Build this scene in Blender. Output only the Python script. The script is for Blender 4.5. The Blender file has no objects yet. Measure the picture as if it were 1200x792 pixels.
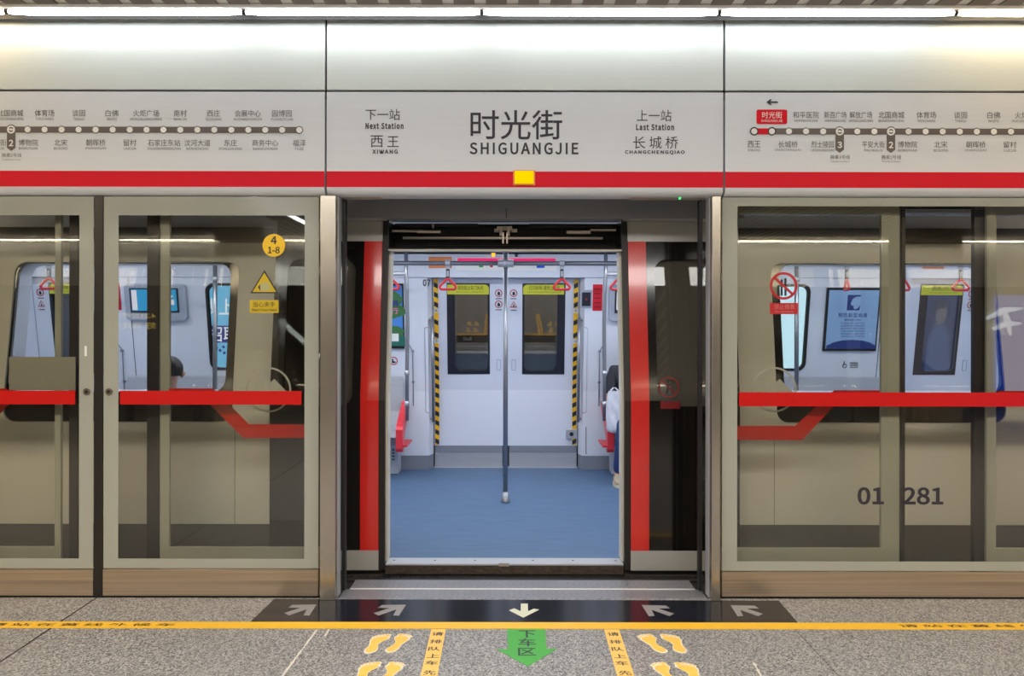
import bpy, bmesh, math, random
from mathutils import Vector, Matrix
from mathutils.geometry import tessellate_polygon

# ------------------------------------------------------------------ camera, world, exposure, platform lights
S = bpy.context.scene
C = S.collection
PI = math.pi
H = 1.45            # eye height
F = 878.0           # focal length in pixels of the 1200 px frame
VX, VY = 595.0, 379.0
cam = bpy.data.objects.new('camera', bpy.data.cameras.new('camera'))
C.objects.link(cam)
cam.location = (0, 0, H)
cam.rotation_euler = (PI / 2, math.radians(-0.09), 0)
cam.data.sensor_width = 36
cam.data.lens = F / 1200 * 36
cam.data.shift_x = (600 - VX) / 1200
cam.data.shift_y = (VY - 396) / 1200
cam.data.clip_start = 0.05
S.camera = cam
w = bpy.data.worlds.new('world'); S.world = w; w.use_nodes = True
w.node_tree.nodes['Background'].inputs[0].default_value = (0.75, 0.72, 0.65, 1)
w.node_tree.nodes['Background'].inputs[1].default_value = 0.04
S.view_settings.view_transform = 'Standard'
S.view_settings.look = 'None'
S.view_settings.gamma = 1
S.view_settings.use_curve_mapping = False
S.view_settings.exposure = 0.0

TUBE_POWER = 15.0        # emission of the tubes over the header
PLATFORM_POWER = 16.0    # emission of the platform ceiling lamps
TRAIN_POWER = 14.5       # emission of the lamps in the carriage ceiling

# ------------------------------------------------------------------ helpers
def lin(c):
    c = c / 255.0
    return c / 12.92 if c <= 0.04045 else ((c + 0.055) / 1.055) ** 2.4
def rgb(r, g, b): return (lin(r), lin(g), lin(b), 1)

def mat(name, col, rough=0.5, metal=0.0, noise=0.0, scale=(8, 8, 8), bump=0.0, coat=0.0, spec=0.5, rvar=0.0):
    m = bpy.data.materials.new(name); m.use_nodes = True
    nt = m.node_tree; p = nt.nodes['Principled BSDF']
    p.inputs['Base Color'].default_value = col
    p.inputs['Roughness'].default_value = rough
    p.inputs['Metallic'].default_value = metal
    p.inputs['Coat Weight'].default_value = coat
    p.inputs['Coat Roughness'].default_value = 0.05
    p.inputs['Specular IOR Level'].default_value = spec
    if noise or bump or rvar:
        tc = nt.nodes.new('ShaderNodeTexCoord'); mp = nt.nodes.new('ShaderNodeMapping')
        nz = nt.nodes.new('ShaderNodeTexNoise')
        nz.inputs['Detail'].default_value = 6
        nt.links.new(tc.outputs['Object'], mp.inputs[0]); mp.inputs['Scale'].default_value = scale
        nt.links.new(mp.outputs[0], nz.inputs['Vector']); nz.inputs['Scale'].default_value = 1
        if noise:
            r = nt.nodes.new('ShaderNodeValToRGB')
            r.color_ramp.elements[0].position = 0.3; r.color_ramp.elements[1].position = 0.7
            r.color_ramp.elements[0].color = tuple(min(1, x * (1 - noise)) for x in col[:3]) + (1,)
            r.color_ramp.elements[1].color = tuple(min(1, x * (1 + noise)) for x in col[:3]) + (1,)
            nt.links.new(nz.outputs['Fac'], r.inputs[0]); nt.links.new(r.outputs[0], p.inputs['Base Color'])
        if bump:
            b = nt.nodes.new('ShaderNodeBump'); b.inputs['Strength'].default_value = bump
            b.inputs['Distance'].default_value = 0.002
            nt.links.new(nz.outputs['Fac'], b.inputs['Height']); nt.links.new(b.outputs[0], p.inputs['Normal'])
        if rvar:
            mr = nt.nodes.new('ShaderNodeMapRange')
            mr.inputs['To Min'].default_value = max(0.02, rough - rvar); mr.inputs['To Max'].default_value = rough + rvar
            nt.links.new(nz.outputs['Fac'], mr.inputs['Value']); nt.links.new(mr.outputs[0], p.inputs['Roughness'])
    return m

def emit(name, col, strength):
    m = bpy.data.materials.new(name); m.use_nodes = True
    nt = m.node_tree; nt.nodes.clear()
    o = nt.nodes.new('ShaderNodeOutputMaterial'); e = nt.nodes.new('ShaderNodeEmission')
    e.inputs[0].default_value = col; e.inputs[1].default_value = strength
    nt.links.new(e.outputs[0], o.inputs[0])
    return m

def glass(name, tint, refl, rough=0.0):
    m = bpy.data.materials.new(name); m.use_nodes = True
    nt = m.node_tree; nt.nodes.clear()
    o = nt.nodes.new('ShaderNodeOutputMaterial'); mx = nt.nodes.new('ShaderNodeMixShader')
    t = nt.nodes.new('ShaderNodeBsdfTransparent'); g = nt.nodes.new('ShaderNodeBsdfGlossy')
    lw = nt.nodes.new('ShaderNodeLayerWeight'); lw.inputs['Blend'].default_value = 0.15
    mr = nt.nodes.new('ShaderNodeMapRange'); mr.inputs['To Min'].default_value = refl; mr.inputs['To Max'].default_value = 0.8
    nt.links.new(lw.outputs['Fresnel'], mr.inputs['Value'])
    t.inputs[0].default_value = tint; g.inputs['Roughness'].default_value = rough
    nt.links.new(mr.outputs[0], mx.inputs[0]); nt.links.new(t.outputs[0], mx.inputs[1])
    nt.links.new(g.outputs[0], mx.inputs[2]); nt.links.new(mx.outputs[0], o.inputs[0])
    return m

def film(name, col, alpha, rough=0.25):
    """a printed or frosted film that lets part of the light through"""
    m = mat(name, col, rough)
    m.node_tree.nodes['Principled BSDF'].inputs['Alpha'].default_value = alpha
    return m

def granite(name):
    m = bpy.data.materials.new(name); m.use_nodes = True
    nt = m.node_tree; p = nt.nodes['Principled BSDF']
    tc = nt.nodes.new('ShaderNodeTexCoord')
    v = nt.nodes.new('ShaderNodeTexVoronoi'); v.inputs['Scale'].default_value = 165
    n = nt.nodes.new('ShaderNodeTexNoise'); n.inputs['Scale'].default_value = 230; n.inputs['Detail'].default_value = 3
    n2 = nt.nodes.new('ShaderNodeTexNoise'); n2.inputs['Scale'].default_value = 3
    for x in (v, n, n2): nt.links.new(tc.outputs['Object'], x.inputs['Vector'])
    hsv = nt.nodes.new('ShaderNodeRGBToBW'); nt.links.new(v.outputs['Color'], hsv.inputs[0])
    mx = nt.nodes.new('ShaderNodeMix'); mx.inputs[0].default_value = 0.5
    nt.links.new(hsv.outputs[0], mx.inputs[2]); nt.links.new(n.outputs['Fac'], mx.inputs[3])
    r = nt.nodes.new('ShaderNodeValToRGB')
    e = r.color_ramp.elements
    e[0].position = 0.30; e[0].color = rgb(76, 76, 79)
    e[1].position = 0.68; e[1].color = rgb(193, 191, 188)
    k = r.color_ramp.elements.new(0.48); k.color = rgb(138, 136, 135)
    nt.links.new(mx.outputs[0], r.inputs[0])
    nt.links.new(r.outputs[0], p.inputs['Base Color'])
    mr = nt.nodes.new('ShaderNodeMapRange'); mr.inputs['To Min'].default_value = 0.28; mr.inputs['To Max'].default_value = 0.45
    nt.links.new(n2.outputs['Fac'], mr.inputs['Value']); nt.links.new(mr.outputs[0], p.inputs['Roughness'])
    return m

def rr(x0, x1, z0, z1, r, n=6, corners=(1, 1, 1, 1)):
    """rounded rectangle; corners: bottom-left, bottom-right, top-right, top-left"""
    out = []
    for (cx, cz, a0, on) in ((x0 + r, z0 + r, PI, corners[0]), (x1 - r, z0 + r, 1.5 * PI, corners[1]),
                             (x1 - r, z1 - r, 0, corners[2]), (x0 + r, z1 - r, 0.5 * PI, corners[3])):
        if on:
            for i in range(n + 1):
                a = a0 + i / n * PI / 2
                out.append((cx + r * math.cos(a), cz + r * math.sin(a)))
        else:
            sx = x0 if cx == x0 + r else x1
            sz = z0 if cz == z0 + r else z1
            out.append((sx, sz))
    return out
def disc(cx, cz, r, n=28, sz=1.0): return [(cx + r * math.cos(2 * PI * i / n), cz + sz * r * math.sin(2 * PI * i / n)) for i in range(n)]
def rect(x0, x1, z0, z1): return [(x0, z0), (x1, z0), (x1, z1), (x0, z1)]

import os
_tc = {}
try: LATIN = bpy.data.fonts.load(os.path.join(bpy.utils.system_resource('DATAFILES'), 'fonts', 'Noto Sans CJK Regular.woff2'))   # Blender's own interface font
except Exception: LATIN = None
def text_mesh(s, bold=0.0, spacing=1.0):
    k = (s, bold, spacing)
    if k not in _tc:
        cu = bpy.data.curves.new('t', 'FONT'); cu.body = s; cu.size = 1; cu.offset = min(bold, (0.010 if any(c.isdigit() for c in s) else 0.016) if s.isascii() else 0.013)
        cu.resolution_u = 4
        if LATIN and s.isascii(): cu.font = LATIN
        cu.space_character = spacing
        o = bpy.data.objects.new('t', cu); C.objects.link(o)
        dg = bpy.context.evaluated_depsgraph_get()
        me = bpy.data.meshes.new_from_object(o.evaluated_get(dg))
        vs = [(v.co.x, v.co.y) for v in me.vertices]; fs = [tuple(p.vertices) for p in me.polygons]
        bpy.data.objects.remove(o); bpy.data.curves.remove(cu); bpy.data.meshes.remove(me)
        xs = [v[0] for v in vs]; ys = [v[1] for v in vs]
        x0, x1, y0, y1 = min(xs), max(xs), min(ys), max(ys)
        _tc[k] = ([((x - x0) / max(1e-6, x1 - x0), (y - y0) / max(1e-6, y1 - y0)) for x, y in vs], fs)
    return _tc[k]

class MB:
    def __init__(self): self.bm = bmesh.new()
    def faces(self, vs, fs):
        v = [self.bm.verts.new(x) for x in vs]
        for f in fs:
            try: self.bm.faces.new([v[i] for i in f])
            except ValueError: pass
        return self
    def box(self, x0, x1, y0, y1, z0, z1, bev=0.0):
        if bev:
            t = bmesh.new(); r = bmesh.ops.create_cube(t, size=1)
            for v in t.verts: v.co = Vector(((x0 + x1) / 2 + v.co.x * (x1 - x0), (y0 + y1) / 2 + v.co.y * (y1 - y0), (z0 + z1) / 2 + v.co.z * (z1 - z0)))
            bmesh.ops.bevel(t, geom=t.edges[:], offset=bev, segments=2, affect='EDGES', profile=0.5)
            me = bpy.data.meshes.new('t'); t.to_mesh(me); t.free(); self.bm.from_mesh(me); bpy.data.meshes.remove(me)
            return self
        vs = [(x, y, z) for x in (x0, x1) for y in (y0, y1) for z in (z0, z1)]
        return self.faces(vs, [(0, 1, 3, 2), (4, 6, 7, 5), (0, 4, 5, 1), (2, 3, 7, 6), (0, 2, 6, 4), (1, 5, 7, 3)])
    def _prism(self, loops, place, a, b):
        flat = [p for l in loops for p in l]
        tris = tessellate_polygon([[Vector((p[0], p[1], 0)) for p in l] for l in loops])
        n = len(flat)
        vs = [place(p, a) for p in flat] + ([place(p, b) for p in flat] if b is not None else [])
        fs = [tuple(t) for t in tris]
        if b is not None:
            fs += [tuple(i + n for i in reversed(t)) for t in tris]
            k = 0
            for l in loops:
                m = len(l)
                for i in range(m):
                    j = (i + 1) % m
                    fs.append((k + i, k + j, k + j + n, k + i + n))
                k += m
        return self.faces(vs, fs)
    def plate(self, outer, holes=(), y0=0.0, y1=0.01):       # in the xz plane
        return self._prism([outer, *holes], lambda p, d: (p[0], d, p[1]), y0, y1)
    def hplate(self, outer, holes=(), z0=0.0, z1=0.001):      # in the xy plane
        return self._prism([outer, *holes], lambda p, d: (p[0], p[1], d), z0, z1)
    def xplate(self, outer, holes=(), x0=0.0, x1=0.01):       # in the yz plane
        return self._prism([outer, *holes], lambda p, d: (d, p[0], p[1]), x0, x1)
    def tube(self, pts, r, n=10, closed=False, caps=True):
        P = [Vector(p) for p in pts]; m = len(P)
        rs = r if isinstance(r, (list, tuple)) else [r] * m
        rings = []; up = None
        for i in range(m):
            if closed: t = (P[(i + 1) % m] - P[i - 1]).normalized()
            else: t = (P[min(i + 1, m - 1)] - P[max(i - 1, 0)]).normalized()
            if up is None: up = t.orthogonal().normalized()
            up = (up - t * up.dot(t)).normalized(); s = t.cross(up)
            rings.append([self.bm.verts.new(P[i] + rs[i] * (up * math.cos(2 * PI * k / n) + s * math.sin(2 * PI * k / n))) for k in range(n)])
        for i in range(m if closed else m - 1):
            a, b = rings[i], rings[(i + 1) % m]
            for k in range(n):
                f = self.bm.faces.new((a[k], a[(k + 1) % n], b[(k + 1) % n], b[k])); f.smooth = True
        if caps and not closed:
            self.bm.faces.new(rings[0][::-1]); self.bm.faces.new(rings[-1])
        return self
    def text(self, s, x0, x1, z0, z1, y, bold=0.0, spacing=1.0):
        v, f = text_mesh(s, bold, spacing)
        return self.faces([(x0 + a * (x1 - x0), y, z0 + b * (z1 - z0)) for a, b in v], f)
    def htext(self, s, x0, x1, y0, y1, z, bold=0.0, fn=None):
        v, f = text_mesh(s, bold)
        return self.faces([(x0 + a * (x1 - x0), y0 + b * (y1 - y0), z) for a, b in v], f)
    def warp(self, fn, kink=None):
        if kink is not None:
            bmesh.ops.bisect_plane(self.bm, geom=self.bm.verts[:] + self.bm.edges[:] + self.bm.faces[:], plane_co=(0, 0, kink), plane_no=(0, 0, 1), dist=1e-5)
        for v in self.bm.verts: v.co = Vector(fn(*v.co))
        return self
    def build(self, name, m, parent=None, smooth=False):
        bmesh.ops.recalc_face_normals(self.bm, faces=self.bm.faces[:])
        vs = self.bm.verts
        if parent is None:
            xs = [v.co.x for v in vs]; ys = [v.co.y for v in vs]; zs = [v.co.z for v in vs]
            org = Vector(((min(xs) + max(xs)) / 2, (min(ys) + max(ys)) / 2, min(zs)))
        else:
            org = Vector(parent['org']) if 'org' in parent else Vector((0, 0, 0))
        for v in vs: v.co -= org
        me = bpy.data.meshes.new(name); self.bm.to_mesh(me); self.bm.free()
        me.materials.append(m)
        if smooth:
            for p in me.polygons: p.use_smooth = True
        o = bpy.data.objects.new(name, me); C.objects.link(o)
        o['org'] = tuple(org)
        if parent is None: o.location = org
        else: o.parent = parent
        return o

def tag(o, label, cat, group=None):
    o['label'] = label; o['category'] = cat
    if group: o['group'] = group
    return o
def thing(name, label, cat, loc, group=None):
    o = bpy.data.objects.new(name, None); C.objects.link(o); o.location = loc; o['org'] = tuple(loc)
    o.empty_display_size = 0.1
    return tag(o, label, cat, group)
def structure(o): o['kind'] = 'structure'; return o

def X(px, D): return (px - VX) / F * D
def Z(py, D): return H - (py - VY) / F * D
def GY(py, z=0.0): return F * (H - z) / (py - VY)          # depth of a point at height z seen at image row py
WAIST, SILL_W = 1.0, 0.8
def near(z): return 4.40 + 0.135 * max(0, z - WAIST)        # outer skin of the carriage leans inward above its waist
def far(z): return 7.20 - 0.17 * max(0, z - SILL_W)         # inner far wall leans inward too
def solve(py, fn):
    t = fn(1.2)
    for _ in range(12): t = fn(Z(py, t))
    return t
def on(px0, py0, px1, py1, fn):
    """x0, x1, z0, z1 of the box px0..px1, py0..py1 seen on the surface fn"""
    za, zb = Z(py1, solve(py1, fn)), Z(py0, solve(py0, fn))
    d = fn((za + zb) / 2)
    return X(px0, d), X(px1, d), za, zb
def warp_near(off=0.0): return lambda x, y, z: (x, near(z) + y + off, z)
def warp_far(off=0.0): return lambda x, y, z: (x, far(z) + y + off, z)
def flat(px0, py0, px1, py1, D): return X(px0, D), X(px1, D), Z(py1, D), Z(py0, D)

# ------------------------------------------------------------------ materials
M = {}
M['granite'] = granite('speckled_granite')
M['joint'] = mat('floor_joint', rgb(58, 50, 46), 0.7)
M['header'] = mat('brushed_header_metal', rgb(212, 219, 217), 0.36, 0.15, noise=0.02, scale=(1.5, 30, 160), rvar=0.03)
M['sign_metal'] = mat('printed_sign_metal', rgb(216, 220, 226), 0.42, 0.05, noise=0.02, scale=(1.5, 30, 190))
M['sign_lip'] = mat('sign_lip_metal', rgb(190, 182, 168), 0.35, 0.5)
M['red'] = mat('signal_red', rgb(222, 14, 40), 0.5, spec=0.2)
M['ink'] = mat('dark_ink', rgb(48, 44, 56), 0.5)
M['line_grey'] = mat('route_line_grey', rgb(104, 94, 90), 0.5)
M['text_grey'] = mat('station_text_grey', rgb(92, 86, 84), 0.5)
M['white'] = mat('print_white', rgb(238, 238, 234), 0.45)
M['seam'] = mat('dark_seam', rgb(38, 36, 44), 0.6)
M['steel'] = mat('brushed_steel', rgb(190, 182, 170), 0.25, 0.9, noise=0.02, scale=(300, 300, 2), rvar=0.05)
M['base_steel'] = mat('brushed_base_steel', rgb(186, 170, 150), 0.32, 0.75, noise=0.20, scale=(0.8, 20, 90), rvar=0.08)
M['sill_steel'] = mat('sill_steel', rgb(160, 160, 166), 0.36, 0.5, noise=0.06, scale=(40, 40, 40))
M['chrome'] = mat('rail_steel', rgb(150, 152, 158), 0.32, 0.8)
M['rubber'] = mat('black_rubber', rgb(24, 23, 24), 0.55)
M['dark_metal'] = mat('dark_metal', rgb(48, 44, 42), 0.45, 0.4)
M['mullion'] = mat('mullion_black', rgb(44, 42, 40), 0.35, 0.3)
M['frit'] = mat('grey_green_frit', rgb(166, 168, 157), 0.14, 0.0, noise=0.02, scale=(3, 3, 3))
M['frit_b'] = mat('leaf_frit', rgb(176, 173, 155), 0.2)
M['glass'] = glass('platform_glass', (0.955, 0.958, 0.945, 1), 0.06)
M['leaf_glass'] = glass('sliding_leaf_glass', (0.97, 0.972, 0.96, 1), 0.015)
M['train_glass'] = glass('train_window_glass', (0.94, 0.95, 0.96, 1), 0.008)
M['door_glass'] = glass('carriage_door_glass', (0.80, 0.82, 0.84, 1), 0.13)
M['dark_glass'] = mat('dark_door_glass', rgb(20, 19, 19), 0.06, 0.0, coat=0.5)
M['tint_glass'] = glass('tinted_door_glass', (0.6, 0.6, 0.6, 1), 0.03)
M['cream'] = mat('cream_train_paint', rgb(214, 209, 192), 0.36, 0.0, noise=0.02, scale=(2, 2, 2))
M['silver'] = mat('silver_train_paint', rgb(178, 176, 170), 0.4, 0.2)
M['roof'] = mat('dark_roof_paint', rgb(78, 74, 68), 0.6)
M['gutter'] = mat('gutter_grey', rgb(176, 178, 182), 0.45, 0.2)
M['train_red'] = mat('train_red_gloss', rgb(214, 44, 40), 0.16, 0.0, coat=0.4)
M['train_black'] = mat('train_black_gloss', rgb(16, 14, 13), 0.12, 0.0, coat=0.4)
M['inner'] = mat('interior_white', rgb(222, 226, 236), 0.36, noise=0.01, scale=(2, 2, 2))
M['inner_door'] = mat('interior_door_white', rgb(218, 223, 236), 0.34)
M['inner_grey'] = mat('interior_grey', rgb(130, 134, 146), 0.5)
M['seat_steel'] = mat('seat_steel', rgb(186, 188, 194), 0.34, 0.5, noise=0.05, scale=(2, 2, 90))
M['blue_floor'] = mat('blue_train_floor', rgb(82, 109, 142), 0.5, noise=0.10, scale=(5, 26, 5))
M['threshold'] = mat('threshold_aluminium', rgb(205, 208, 214), 0.4, 0.5)
M['grime'] = mat('dirty_edge', rgb(66, 54, 46), 0.8, noise=0.5, scale=(30, 30, 60))
M['yellow'] = mat('marking_yellow', rgb(250, 196, 52), 0.5, noise=0.03, scale=(20, 20, 20))
M['yellow_soft'] = mat('queue_yellow', rgb(255, 206, 108), 0.55)
M['foot_yellow'] = mat('footprint_yellow', rgb(255, 206, 92), 0.55)
M['foot_white'] = mat('footprint_edge', rgb(240, 232, 214), 0.6)
M['green'] = mat('arrow_green', rgb(74, 176, 64), 0.45)
M['mat_black'] = mat('black_mat_film', rgb(34, 36, 44), 0.16, 0.0, noise=0.06, scale=(3, 3, 3))
M['arrow_grey'] = mat('mat_arrow_grey', rgb(150, 147, 146), 0.4)
M['arrow_cream'] = mat('mat_arrow_cream', rgb(224, 224, 196), 0.4)
M['tape'] = mat('tape_residue', rgb(224, 218, 206), 0.7)
M['haz_yellow'] = mat('hazard_yellow', rgb(246, 186, 20), 0.45)
M['haz_black'] = mat('hazard_black', rgb(30, 30, 36), 0.45)
M['sticker_yellow'] = mat('sticker_yellow', rgb(246, 200, 16), 0.4)
M['sticker_olive'] = mat('warning_yellow', rgb(206, 178, 20), 0.4)
M['sticker_lime'] = mat('door_notice_lime', rgb(206, 206, 56), 0.45)
M['prohibit_red'] = mat('prohibition_red', rgb(186, 30, 36), 0.4)
M['stripe_red'] = mat('glass_stripe_red', rgb(200, 18, 16), 0.3)
M['leaf_red'] = film('leaf_stripe_red', rgb(196, 40, 26), 0.86)
M['frost'] = film('frosted_logo', rgb(206, 204, 184), 0.75, 0.5)
M['plate_grey'] = mat('notice_back_grey', rgb(140, 136, 118), 0.5)
M['handle_red'] = mat('strap_red', rgb(226, 54, 66), 0.35)
M['strap'] = mat('strap_black', rgb(40, 40, 48), 0.6)
M['plastic'] = mat('moulded_grey', rgb(168, 174, 188), 0.45)
M['screen_black'] = mat('screen_bezel', rgb(30, 32, 44), 0.3)
M['recess'] = mat('recess_black', rgb(20, 19, 20), 0.6)
M['mech'] = mat('mechanism_metal', rgb(190, 178, 166), 0.35, 0.5)
M['tunnel'] = mat('track_wall', rgb(126, 114, 98), 0.8, noise=0.06, scale=(2, 2, 2))
M['ceil'] = mat('ceiling_slat', rgb(116, 102, 90), 0.5, 0.3)
M['ceil_back'] = mat('ceiling_void', rgb(70, 66, 60), 0.8)
M['backwall'] = mat('far_screen_dark', rgb(62, 54, 46), 0.4)
M['pillar'] = mat('pillar_stone', rgb(170, 160, 140), 0.4)
M['trough'] = mat('light_trough', rgb(206, 202, 194), 0.5)
M['skin'] = mat('skin', rgb(206, 160, 134), 0.5)
M['hair'] = mat('hair', rgb(34, 30, 30), 0.5)
M['shirt'] = mat('shirt_black', rgb(46, 48, 56), 0.8)
M['jeans'] = mat('jeans_blue', rgb(40, 62, 112), 0.85, noise=0.15, scale=(60, 60, 60))
M['shoe'] = mat('shoe_beige', rgb(178, 160, 134), 0.7)
M['sole'] = mat('shoe_sole', rgb(214, 202, 180), 0.6)
M['grey_cloth'] = mat('grey_shirt', rgb(110, 112, 120), 0.8)
M['bag'] = mat('plastic_bag', rgb(206, 208, 220), 0.3, noise=0.12, scale=(30, 30, 14), bump=1.0)
M['amber'] = emit('amber_lamp', rgb(255, 206, 0), 1.15)
M['amber_edge'] = mat('amber_housing', rgb(226, 132, 10), 0.3)
M['tube'] = emit('cool_tube', (0.95, 0.98, 1.0, 1), TUBE_POWER)
M['tube_warm'] = emit('warm_tube', (1.0, 0.82, 0.58, 1), TUBE_POWER * 1.5)
M['lamp_platform'] = emit('platform_lamp', (1.0, 0.975, 0.935, 1), PLATFORM_POWER)
M['lamp_warm'] = emit('platform_lamp_warm', (1.0, 0.80, 0.55, 1), PLATFORM_POWER * 1.2)
M['lamp_train'] = emit('carriage_lamp', (0.86, 0.92, 1.0, 1), TRAIN_POWER)
M['led_green'] = emit('led_green', (0.05, 1, 0.2, 1), 2)
M['led_red'] = emit('led_red', (1, 0.08, 0.05, 1), 1.5)
M['led_orange'] = emit('led_orange', (1, 0.45, 0.03, 1), 1.5)
M['led_pink'] = emit('route_display_pink', rgb(236, 50, 120), 0.9)
M['screen_blue'] = emit('screen_blue', rgb(70, 170, 225), 0.9)
M['screen_white'] = emit('screen_white', rgb(236, 236, 248), 0.95)
M['box_cyan'] = emit('lightbox_cyan', rgb(120, 205, 250), 1.0)
M['box_navy'] = emit('lightbox_navy', rgb(26, 50, 150), 0.9)
M['box_white'] = emit('lightbox_white', rgb(240, 250, 255), 1.15)
M['box_glow'] = emit('lightbox_glow', rgb(205, 240, 255), 1.5)
M['box_blue'] = emit('lightbox_blue', rgb(40, 90, 210), 0.8)
M['box_blue_dark'] = emit('lightbox_blue_dark', rgb(30, 50, 120), 0.5)
M['led_text'] = emit('led_text_yellow', rgb(255, 220, 70), 2.2)

# ------------------------------------------------------------------ the setting
PX0, PX1 = -12.0, 12.0
BACK = -5.5
EDGE = 3.955        # front edge of the door sill
GR = -2.167
b = MB()
b.hplate(rect(PX0, PX1, BACK, EDGE), z0=-0.25, z1=0.0)
fl = structure(b.build('floor', M['granite']))
b = MB()
b.hplate(rect(GR - 0.005, GR + 0.005, BACK, EDGE), z0=0.0003, z1=0.0006)
structure(b.build('floor_joint', M['joint'], fl))
b = MB()
for xx in (1.366, 4.9, -5.7): b.hplate(rect(xx - 0.0015, xx + 0.0015, BACK, EDGE), z0=0.0002, z1=0.0005)
structure(b.build('floor_joint', M['joint'], fl))
b = MB().box(PX0, PX1, EDGE, 4.27, -0.25, -0.012)
structure(b.build('platform_edge', M['dark_metal'], fl))

CZ = 2.966
b = MB()
n = int((PX1 - PX0) / 0.1525)
for i in range(n):
    x = PX0 + i * 0.1525
    b.box(x, x + 0.098, BACK, 3.566, CZ, CZ + 0.006)
ce = structure(b.build('ceiling', M['ceil']))
b = MB().box(PX0, PX1, BACK, 3.566, CZ + 0.008, CZ + 0.06)
structure(b.build('ceiling_board', M['white'], ce))
b = MB()
b.box(PX0, PX1, BACK - 0.1, BACK, 0, 2.12)
wb = structure(b.build('wall_back', M['backwall']))
b = MB().box(PX0, PX1, BACK - 0.1, BACK + 0.04, 2.12, 3.3)
structure(b.build('header_band', M['sign_metal'], wb))
b = MB()
for x in (-10.2, -6.1, -2.0, 2.1, 6.2, 10.3): b.box(x - 0.12, x + 0.12, BACK, BACK + 0.02, 0, 2.12)
structure(b.build('screen_post', M['frit'], wb))
M['tube_back'] = emit('opposite_tube', (1.0, 0.86, 0.62, 1), 20.0)
structure(MB().box(PX0, PX1, BACK + 0.16, BACK + 0.19, CZ - 0.06, CZ - 0.04).build('header_tube', M['tube_back'], wb))
for i, x in enumerate((-8.0, -3.75, 6.0, 10.0)):
    structure(MB().box(x - 0.35, x + 0.35, -3.2, -2.5, 0, CZ, 0.02).build('pillar', M['pillar']))
structure(MB().box(PX0 - 0.1, PX0, BACK, EDGE, 0, 3.3).build('wall_left', M['pillar']))
structure(MB().box(PX1, PX1 + 0.1, BACK, EDGE, 0, 3.3).build('wall_right', M['pillar']))
# the tunnel beyond the train
structure(MB().box(PX0, PX1, 9.2, 9.4, -1.3, 3.8).build('wall_track', M['tunnel']))
structure(MB().box(PX0, PX1, 4.27, 9.2, -1.4, -1.3).build('floor_track', M['roof']))
structure(MB().box(PX0, PX1, 4.05, 9.4, 3.75, 3.85).build('ceiling_track', M['roof']))

# platform ceiling lamps (recessed in the slatted ceiling, over the camera)
def ceiling_lamp(x0, x1, y0, y1, m, label):
    cx, cy = (x0 + x1) / 2, (y0 + y1) / 2
    t = thing('ceiling_lamp', label, 'lamp', (cx, cy, CZ - 0.03), 'lamps in the slatted platform ceiling')
    MB().box(x0 - 0.03, x1 + 0.03, y0 - 0.03, y1 + 0.03, CZ - 0.022, CZ - 0.001).build('lamp_housing', M['trough'], t)
    MB().box(x0, x1, y0, y1, CZ - 0.03, CZ - 0.024).build('diffuser', m, t)
for x0_, x1_, m in ((-7.0, -2.75, 'lamp_warm'), (-2.69, 2.69, 'lamp_platform'), (2.75, 7.0, 'lamp_warm')):
    ceiling_lamp(x0_, x1_, 0.65, 1.25, M[m], 'wide flat lamp in the slatted platform ceiling')
ceiling_lamp(-3.06, -2.96, -3.9, -0.9, M['tube'], 'long thin ceiling lamp reflected as a slanting streak in the left glass')

# ------------------------------------------------------------------ header: fascia, signs, tubes
DH = 3.93
HS = [(-3.32, X(381, DH)), (X(381.6, DH), X(848, DH)), (X(848.6, DH), 3.32)]
zt, zs1, zs0 = 3.20, Z(105.5, DH), Z(108, DH)
zr1, zr0 = Z(201, DH), Z(219.5, DH)
zlip = Z(228.5, DH + 0.03)
flab = ['upper brushed fascia panel over the left route map', 'upper brushed fascia panel over the station name sign', 'upper brushed fascia panel over the right route map']
g = 0.004
for i, (x0, x1) in enumerate(HS):
    o = MB().box(x0 + g, x1 - g, DH, DH + 0.10, zs1, zt, 0.003).build('fascia_panel', M['header'])
    tag(o, flab[i], 'panel', 'upper fascia panels')
structure(MB().box(-3.32, 3.32, DH + 0.02, DH + 0.09, zs1 - 0.04, zt - 0.01).build('trim_1', M['seam']))

def sign_panel(i, label):
    x0, x1 = HS[i]
    cx = (x0 + x1) / 2
    t = thing('header_sign', label, 'sign', (cx, DH, zlip), 'sign panels over the screen doors')
    b = MB()
    # face, then the rounded lip that turns under
    prof = [(DH, zs0), (DH, zr0 - 0.006)]
    for k in range(1, 6):
        a = k / 5 * PI / 2
        prof.append((DH + 0.05 * (1 - math.cos(a)), zr0 - 0.006 - 0.036 * math.sin(a)))
    prof += [(DH + 0.115, zr0 - 0.042), (DH + 0.115, zs0)]
    b.xplate(prof, x0=x0 + g, x1=x1 - g)
    b.build('panel', M['sign_metal'], t)
    MB().box(x0 + g, x1 - g, DH - 0.002, DH + 0.001, zr0, zr1).build('red_stripe', M['red'], t)
    return t

YT = DH - 0.0015
def ptext(b, s, px0, px1, py0, py1, bold=0.0, D=DH, y=YT, spacing=1.0):
    x0, x1, z0, z1 = flat(px0, py0, px1, py1, D)
    return b.text(s, x0, x1, z0, z1, y, bold, spacing)

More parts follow.
